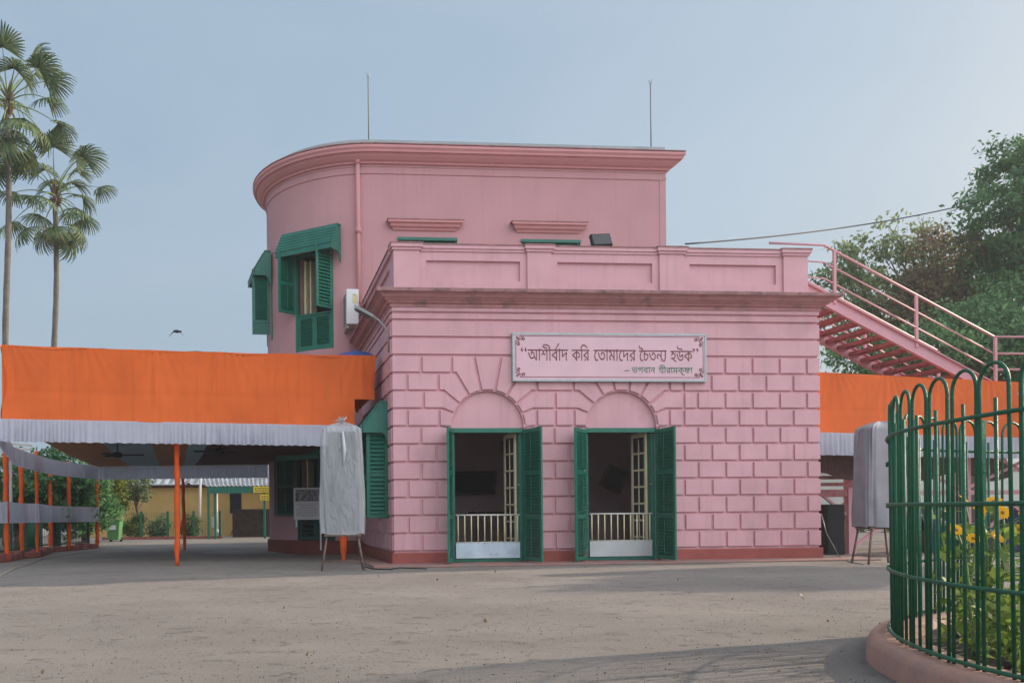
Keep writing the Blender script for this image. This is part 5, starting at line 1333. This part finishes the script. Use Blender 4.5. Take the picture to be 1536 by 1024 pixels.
for i in range(900):
    q, r_ = rng.uniform(0, 2 * PI), FRI * math.sqrt(rng.uniform(0, 0.94)); x, y = PC.x + r_ * math.cos(q), PC.y + r_ * math.sin(q)
    hgt = 0.14 + abs(rng.gauss(0, 0.16)) * (1 if (x - 4.6) ** 2 + (y - 4.6) ** 2 < 1.9 else 0.35); wc.append((x, y, hgt)); wn_l.append((0, 0, 1))
setp(leaves('bed_weeds', LEAF_S, wc, wn_l, 0.045, aspect=1.6), kind='stuff')
wc = [(bedpt(px, d)[0] + rng.gauss(0, .16), bedpt(px, d)[1] + rng.gauss(0, .16), 0.15 + abs(rng.gauss(0.12, 0.16))) for px, d in ((1470, 5.9), (1500, 5.4), (1525, 5.1), (1545, 5.3), (1490, 6.0), (1540, 4.7)) for _ in range(130)]
wc = [p for p in wc if (p[0] - PC.x) ** 2 + (p[1] - PC.y) ** 2 < (FRI - 0.08) ** 2]
setp(leaves('bed_foliage', LEAF_S, wc, [(0, 0, 1)] * len(wc), 0.065, aspect=1.35), kind='stuff')
cl_ = MB()
for i in range(420):                                   # clods and mulch lying on the soil
    q, r_ = rng.uniform(2.2, 4.6), FRI * rng.uniform(0.35, 0.97); x, y = PC.x + r_ * math.cos(q), PC.y + r_ * math.sin(q); s = rng.uniform(0.012, 0.04)
    M = Matrix.Translation((x, y, 0.165)) @ Matrix.Rotation(rng.uniform(0, 6), 4, 'Z') @ Matrix.Rotation(rng.uniform(-.6, .6), 4, 'X')
    cl_.add([(-s, -s * .7, 0), (s, -s * .6, -s * .3), (s * .8, s * .7, 0), (-s * .9, s * .6, s * .2), (0, 0, s * .9), (0, 0, -s)], [(0, 1, 4), (1, 2, 4), (2, 3, 4), (3, 0, 4), (1, 0, 5), (2, 1, 5), (3, 2, 5), (0, 3, 5)], M)
setp(cl_.build('soil_clods', SOIL), kind='stuff')

# grit and dry leaves scattered over the yard
gm = MB()
for i in range(4200):
    d = 4.2 + 13 * rng.random() ** 1.25; x = rng.uniform(-0.40, 0.80) * d; y = d; s_ = rng.uniform(0.003, 0.008) * (1 + 0.5 * (rng.random() > 0.95))
    if (x - PC.x) ** 2 + (y - PC.y) ** 2 < (FR + 0.25) ** 2 or lo((x, y, 0)).y > -1.0 and x > 0.4: continue
    a = rng.uniform(0, 6.28); c, q = math.cos(a) * s_, math.sin(a) * s_
    gm.add([(x + c, y + q, 0.002), (x - q * .8, y + c * .8, 0.003), (x - c * 1.1, y - q * 1.1, 0.001), (x + q * .7, y - c * .7, 0.003), (x + c * .1, y, s_ * rng.uniform(.5, 1.1)), (x, y, -0.004)], [(0, 1, 4), (1, 2, 4), (2, 3, 4), (3, 0, 4), (1, 0, 5), (2, 1, 5), (3, 2, 5), (0, 3, 5)], mi=rng.choice((0, 0, 1)))
setp(gm.build('ground_grit', [mat('grit_dark', (0.10, 0.085, 0.075), 0.95, 0.3, 30), mat('grit_pale', (0.36, 0.31, 0.26), 0.95, 0.2, 30)]), kind='stuff')
lc = []
for i in range(30):
    d = 4.5 + 12 * rng.random(); x = rng.uniform(-0.35, 0.6) * d
    if (x - PC.x) ** 2 + (d - PC.y) ** 2 > (FR + 0.3) ** 2: lc.append((x, d, 0.012))
setp(leaves('fallen_leaves', LEAF_X, lc, [(0, 0, 4)] * len(lc), 0.055, aspect=1.8, droop=0), kind='stuff')

# ------------------------------------------------------------------ left railing, kerb blocks, yard behind
rl = thing('iron_railing', 'green iron railing with upright bars behind the left row of tent poles', 'railing', (LP[0].x - 0.35, LP[0].y, 0))
path = [Vector((LP[0].x - 0.95, LP[0].y - 2.4, 0))] + [Vector((p.x - 0.30, p.y, 0)) for p in LP]
m = MB()
for a, b_ in zip(path[:-1], path[1:]):
    for z in (0.22, 1.02): m.bar(a + Vector((0, 0, z)), b_ + Vector((0, 0, z)), 0.03, 0.04)
m.build('rail', FENCE, rl)
m = MB()
for a, b_ in zip(path[:-1], path[1:]):
    L_ = (b_ - a).length; k = int(L_ / 0.11)
    for i in range(k): p = a.lerp(b_, i / k); m.tube([p + Vector((0, 0, 0.15)), p + Vector((0, 0, 1.12))], 0.008, 5)
m.build('bars', FENCE, rl)
for a in path: m = MB(); m.box(a.x - 0.04, a.y - 0.04, 0, a.x + 0.04, a.y + 0.04, 1.2); m.build('post', FENCE, rl)
kb = MB()
for i, (a, b_) in enumerate(zip(path[:-1], path[1:])):
    k = max(1, int((b_ - a).length / 0.55))
    for j in range(k):
        p = a.lerp(b_, (j + 0.5) / k); d = (b_ - a).normalized(); M = Matrix.Translation((p.x + 0.24, p.y, 0)) @ Matrix.Rotation(math.atan2(d.y, d.x), 4, 'Z')
        kb.box(-0.25, -0.14, 0, 0.25, 0.14, 0.16 if (j + i) % 3 else 0.21, M)
setp(kb.build('kerb_blocks', KERBR, bevel=0.02), kind='structure')
m = MB(); pts = [gr(2, 862, 0.012), gr(20, 853, 0.012), gr(50, 843, 0.012), gr(62, 838, 0.012), gr(110, 830, 0.012), gr(146, 826, 0.012)]; m.tube(pts, 0.014, 6)
tagmesh(m.build('hose', mat('dusty_hose', (0.30, 0.26, 0.21), 0.7)), 'dusty hose lying along the foot of the left kerb', 'hose')
pd = MB(); c = gr(368, 828); pd.lathe([(1.25, 0.0), (1.22, 0.012), (0.2, 0.013)], (c.x, c.y, 0), 30, smooth=False)
setp(pd.build('concrete_patch', mat('pale_concrete', (0.33, 0.30, 0.27), 0.9, 0.15, 3, 0.2)), kind='structure')
# slatted pale roof frame at far left
t = thing('pergola', 'pale slatted frame over the plants at the far left behind the tent poles', 'pergola', at(-60, 800, 23.0).xy.to_3d())
m = MB()
for k in range(6): a = at(-120, 652 + 9 * k, 22 + 0.4 * k); b_ = at(48, 668 + 6 * k, 24 + 0.6 * k); m.bar(a, b_, 0.07, 0.05)
m.build('slats', mat('pale_slat', (0.55, 0.52, 0.47), 0.7, 0.15, 4), t)
m = MB()
for px, d in ((-100, 22), (16, 24.6)): p = at(px, 690, d); m.bar((p.x, p.y, 0), (p.x, p.y, p.z), 0.08)
m.build('post', GREY, t)
# wheeled bin
p = gr(172, 812); d = p.y
t = thing('wheeled_bin', 'green wheeled bin with its lid open beside the wire fence', 'bin', p)
wd, hb = 26 / F * d / 1.35, 33 / F * d; x, y = p.x, p.y
m = MB(); m.add([(x - wd * .42, y - .25, .08), (x + wd * .42, y - .25, .08), (x + wd * .42, y + .25, .08), (x - wd * .42, y + .25, .08), (x - wd * .55, y - .33, hb), (x + wd * .55, y - .33, hb), (x + wd * .55, y + .33, hb), (x - wd * .55, y + .33, hb)], [(0, 1, 2, 3), (4, 5, 6, 7), (0, 1, 5, 4), (1, 2, 6, 5), (2, 3, 7, 6), (3, 0, 4, 7)]); m.box(x - wd * .6, y - .37, hb - .06, x + wd * .6, y + .37, hb + .02); m.build('body', BINM, t, bevel=0.02)
m = MB(); M = Matrix.Translation((x + wd * .55, y, hb + .03)) @ Matrix.Rotation(rad(38), 4, 'Y'); m.box(-wd * 1.15, -.36, 0, 0, .36, .05, M); m.build('lid', BINM, t, bevel=0.02)
m = MB()
for s in (-1, 1): m.tube([(x + s * wd * .4 - .04, y + .25, .1), (x + s * wd * .4 + .04, y + .25, .1)], .1, 14)
m.build('wheels', DARK, t)
m = MB(); m.box(x - .13, y - .335, hb * .55, x + .13, y - .30, hb * .75); m.build('sticker', WHITE, t)
# wire fence
A0, A1 = gr(172, 809), gr(330, 807)
t = thing('wire_fence', 'green wire mesh fence in front of the ochre building', 'fence', A0)
m = MB(); L_ = (A1 - A0).length; hf = 1.22; k = int(L_ / 0.11)
for i in range(k + 1): q = A0.lerp(A1, i / k); m.bar(q + Vector((0, 0, .08)), q + Vector((0, 0, hf)), .007)
for i in range(12): m.bar(A0 + Vector((0, 0, .1 + i * .1)), A1 + Vector((0, 0, .1 + i * .1)), .007)
m.build('mesh_panel', FENCE, t)
for i in range(5): q = A0.lerp(A1, i / 4); m = MB(); m.box(q.x - .05, q.y - .05, 0, q.x + .05, q.y + .05, hf + .06); m.build('post', FENCE, t)
m = MB(); m.bar(A0 + Vector((-.5, -.25, .06)), A1 + Vector((.15, -.25, .06)), .2, .12); setp(m.build('kerb', KERBR), kind='structure')
# ochre building
bx0, bx1, bd = at(120, 760, 45).x, at(480, 760, 45).x, 45.0
t = thing('ochre_building', 'long low ochre building with tin roof across the yard behind the tent', 'building', (bx0, bd, 0))
ze = at(230, 727, bd).z
m = MB(); m.box(bx0, bd, 0, bx1, bd + 6, ze); m.build('wall', YELLOW, t)
m = MB(); m.box(bx0 - .1, bd - .03, ze - .16, bx1, bd, ze - .05); m.build('band', mat('brown_band', (0.16, 0.07, 0.04), 0.8), t)
m = MB(); n = 120; vs = []
for i in range(n + 1):
    xx = bx0 - .3 + (bx1 - bx0 + .5) * i / n; zz = .04 * math.sin(i * 1.6); vs += [(xx, bd - .5, ze + .02 + zz), (xx, bd + 6.2, ze + 2.6 + zz)]
m.add(vs, [(2 * i, 2 * i + 2, 2 * i + 3, 2 * i + 1) for i in range(n)]); m.build('roof', TINR, t)
# shed with tin roof
sx0, sx1, sd = at(313, 760, 39).x, at(440, 760, 39).x, 39.0
t = thing('open_shed', 'open shed with rusty tin roof and green fascia board in the yard', 'shed', (sx0, sd, 0))
z0 = at(350, 729, sd).z
m = MB(); n = 70; vs = []
for i in range(n + 1):
    f = i / n; xx = sx0 - .1 + (sx1 - sx0 + .2) * f; zz = .03 * math.sin(i * 1.9); vs += [(xx, sd - .3, z0 + zz), (xx - .9 * (1 - f), sd + 3.6, z0 + 1.25 + zz)]
m.add(vs, [(2 * i, 2 * i + 2, 2 * i + 3, 2 * i + 1) for i in range(n)]); m.build('roof', TINR, t)
m = MB(); m.box(sx0, sd - .27, z0 - .32, sx1, sd - .22, z0 - .03); m.build('fascia_board', GREEN, t)
for px in (313, 323, 397): p = at(px, 770, sd); m = MB(); m.box(p.x - .05, sd - .1, 0, p.x + .05, sd, z0); m.build('post', GREEN, t)
m = MB(); m.box(sx0 + .7, sd + 3.2, 0, sx1, sd + 3.3, 1.35); m.build('back_wall', mat('dark_shed_boards', (0.07, 0.05, 0.04), 0.9, 0.3, 4), t)
for (xa, xb_, ya, yb, lab) in ((380, 403, 729, 738.5, 'larger yellow sign on the green fascia of the shed'), (390, 403, 741, 750, 'smaller yellow sign hanging below the shed fascia')):
    a, b_ = at(xa, yb, sd - .35), at(xb_ + 6, ya, sd - .35); t = thing('yellow_sign', lab, 'sign', a, group='yellow signs on the shed')
    m = MB(); m.box(a.x, sd - .37, a.z, b_.x, sd - .34, b_.z); m.build('board', SIGNY, t)
    m = MB(); r = random.Random(int(ya))
    for k in range(2):
        xx = a.x + .08; zz = a.z + (b_.z - a.z) * (.3 + .36 * k)
        while xx < b_.x - .1: w_ = r.uniform(.04, .1); m.box(xx, sd - .376, zz - .02, xx + w_, sd - .3705, zz + .02); xx += w_ + .04
    m.build('sign_writing', INKR, t)
# posts, lamp post, trunk with whitewashed foot, low green rail, tripod speaker
p = gr(325, 806); t = thing('lamp_post', 'white lamp post with a lantern top in front of the shed', 'lamp post', p)
m = MB(); zt = at(325, 733, p.y).z; m.tube([(p.x, p.y, 0), (p.x, p.y, zt)], .075, 10); m.lathe([(.16, 0), (.16, .3), (.1, .4)], (p.x, p.y, 0), 12); m.build('post', WHITE, t)
m = MB(); m.lathe([(.07, 0), (.17, .30), (.19, .32), (.05, .46), (.03, .55)], (p.x, p.y, zt), 8, smooth=False); m.build('lantern', mat('lantern_cream', (0.6, 0.55, 0.45), 0.5), t)
m = MB(); m.box(p.x - .22, p.y - .1, .5, p.x - .08, p.y + .1, 1.0); m.build('switch_box', WHITE, t)
p = gr(299, 805); t = thing('white_pole', 'slim white pole left of the lantern lamp post', 'pole', p)
m = MB(); m.tube([(p.x, p.y, 0), (p.x + .1, p.y, at(299, 692, p.y).z)], .06, 8); m.build('pole', WHITE, t)
m = MB(); c = at(302, 700, p.y); m.lathe([(.03, .25), (.22, -.05), (.2, -.1)], c, 10); m.build('lamp_shade', DARK, t)
p = gr(281, 803); t = thing('dead_trunk', 'dark bare trunk standing before the ochre wall', 'tree trunk', p)
m = MB(); m.tube([(p.x, p.y, 0), (p.x + .06, p.y, 1.5), (p.x + .1, p.y, at(281, 714, p.y).z)], [.14, .12, .1], 8); m.build('trunk', BARK, t)
p = gr(381, 801); z1 = at(381, 775, p.y).z
t = thing('leaning_tree', 'leaning tree trunk with whitewashed foot under the shed', 'tree', p)
m = MB(); m.tube([(p.x, p.y, z1), (p.x - .25, p.y, z1 + .5), (p.x - .75, p.y, z1 + 1.3)], [.25, .22, .17], 10); m.build('trunk', BARK, t)
m = MB(); m.tube([(p.x, p.y, 0), (p.x, p.y, z1)], [.30, .26], 10); m.build('whitewashed_foot', WHITE, t)
a, b_ = gr(362, 803), gr(440, 803); t = thing('pipe_railing', 'low green pipe railing in front of the shed', 'railing', a)
m = MB()
for z in (.12, .45, .78): m.tube([a + Vector((0, 0, z)), b_ + Vector((0, 0, z))], .03, 6)
for i in range(7): q = a.lerp(b_, i / 6); m.tube([q, q + Vector((0, 0, .8))], .035, 6)
m.build('rails', GREEN, t)
p = gr(354, 803); t = thing('loudspeaker', 'black loudspeaker on a tripod in the dark shed', 'loudspeaker', p)
m = MB(); c = at(354, 755, p.y); m.box(c.x - .3, p.y - .2, c.z - .5, c.x + .3, p.y + .2, c.z + .55); m.build('cabinet', DARK, t, bevel=.03)
m = MB(); m.tube([(c.x, p.y, .7), (c.x, p.y, c.z)], .03, 6)
for k in range(3): q = k * 2.09; m.tube([(c.x, p.y, .8), (c.x + .5 * math.cos(q), p.y + .5 * math.sin(q), 0)], .02, 5)
m.build('tripod', DARK, t)
# pale wall far right, seen under the tent
t = thing('boundary_wall', 'pale boundary wall beyond the staircase, seen below the right tent', 'wall', (at(1180, 800, 46).x, 46, 0))
m = MB(); m.box(at(1180, 800, 46).x, 46, 0, at(1800, 800, 46).x, 46.3, 3.0); m.build('wall', PALEW, t)
m = MB(); m.box(at(1180, 800, 46).x, 45.96, 3.0, at(1800, 800, 46).x, 46.34, 3.15); m.build('coping', COPE, t)

# bird
c = at(265, 496.5, 30); t = thing('bird', 'small dark bird gliding above the orange tent', 'bird', c)
m = MB(); n = 9
m.tube([c + Vector((-.12 + .30 * k / 8, .10 * (k / 8 - .5), -.01)) for k in range(9)], [.008, .035, .05, .058, .055, .045, .035, .035, .006], 8); m.build('body', BIRDM, t)
for s in (-1, 1):
    w_ = MB(); v = []
    for k in range(6):
        q = k / 5; x = s * (.03 + .22 * q); z = .02 - .20 * q ** 1.3; ch = .075 * (1 - .55 * q); v += [c + Vector((x, -ch - .03 * q, z)), c + Vector((x, ch - .05 * q, z - .004)), c + Vector((x, 0, z + .012))]
    w_.add(v, [(3 * k + i, 3 * k + (i + 1) % 3, 3 * k + 3 + (i + 1) % 3, 3 * k + 3 + i) for k in range(5) for i in range(3)], smooth=True); w_.build('wing', BIRDM, t)

# ------------------------------------------------------------------ thin morning haze round the whole place
hz = MB(); hz.box(-75, -40, -1.0, 75, 75, 32.0)
ho = setp(hz.build('haze', []), kind='stuff')
hm_ = bpy.data.materials.new('morning_haze'); hm_.use_nodes = True; hn, hl = hm_.node_tree.nodes, hm_.node_tree.links
hn.remove(hn['Principled BSDF']); pv = hn.new('ShaderNodeVolumePrincipled')
pv.inputs['Color'].default_value = (0.86, 0.90, 0.96, 1); pv.inputs['Density'].default_value = 0.0011; pv.inputs['Anisotropy'].default_value = 0.3
hl.new(pv.outputs[0], hn['Material Output'].inputs['Volume']); ho.data.materials.append(hm_)
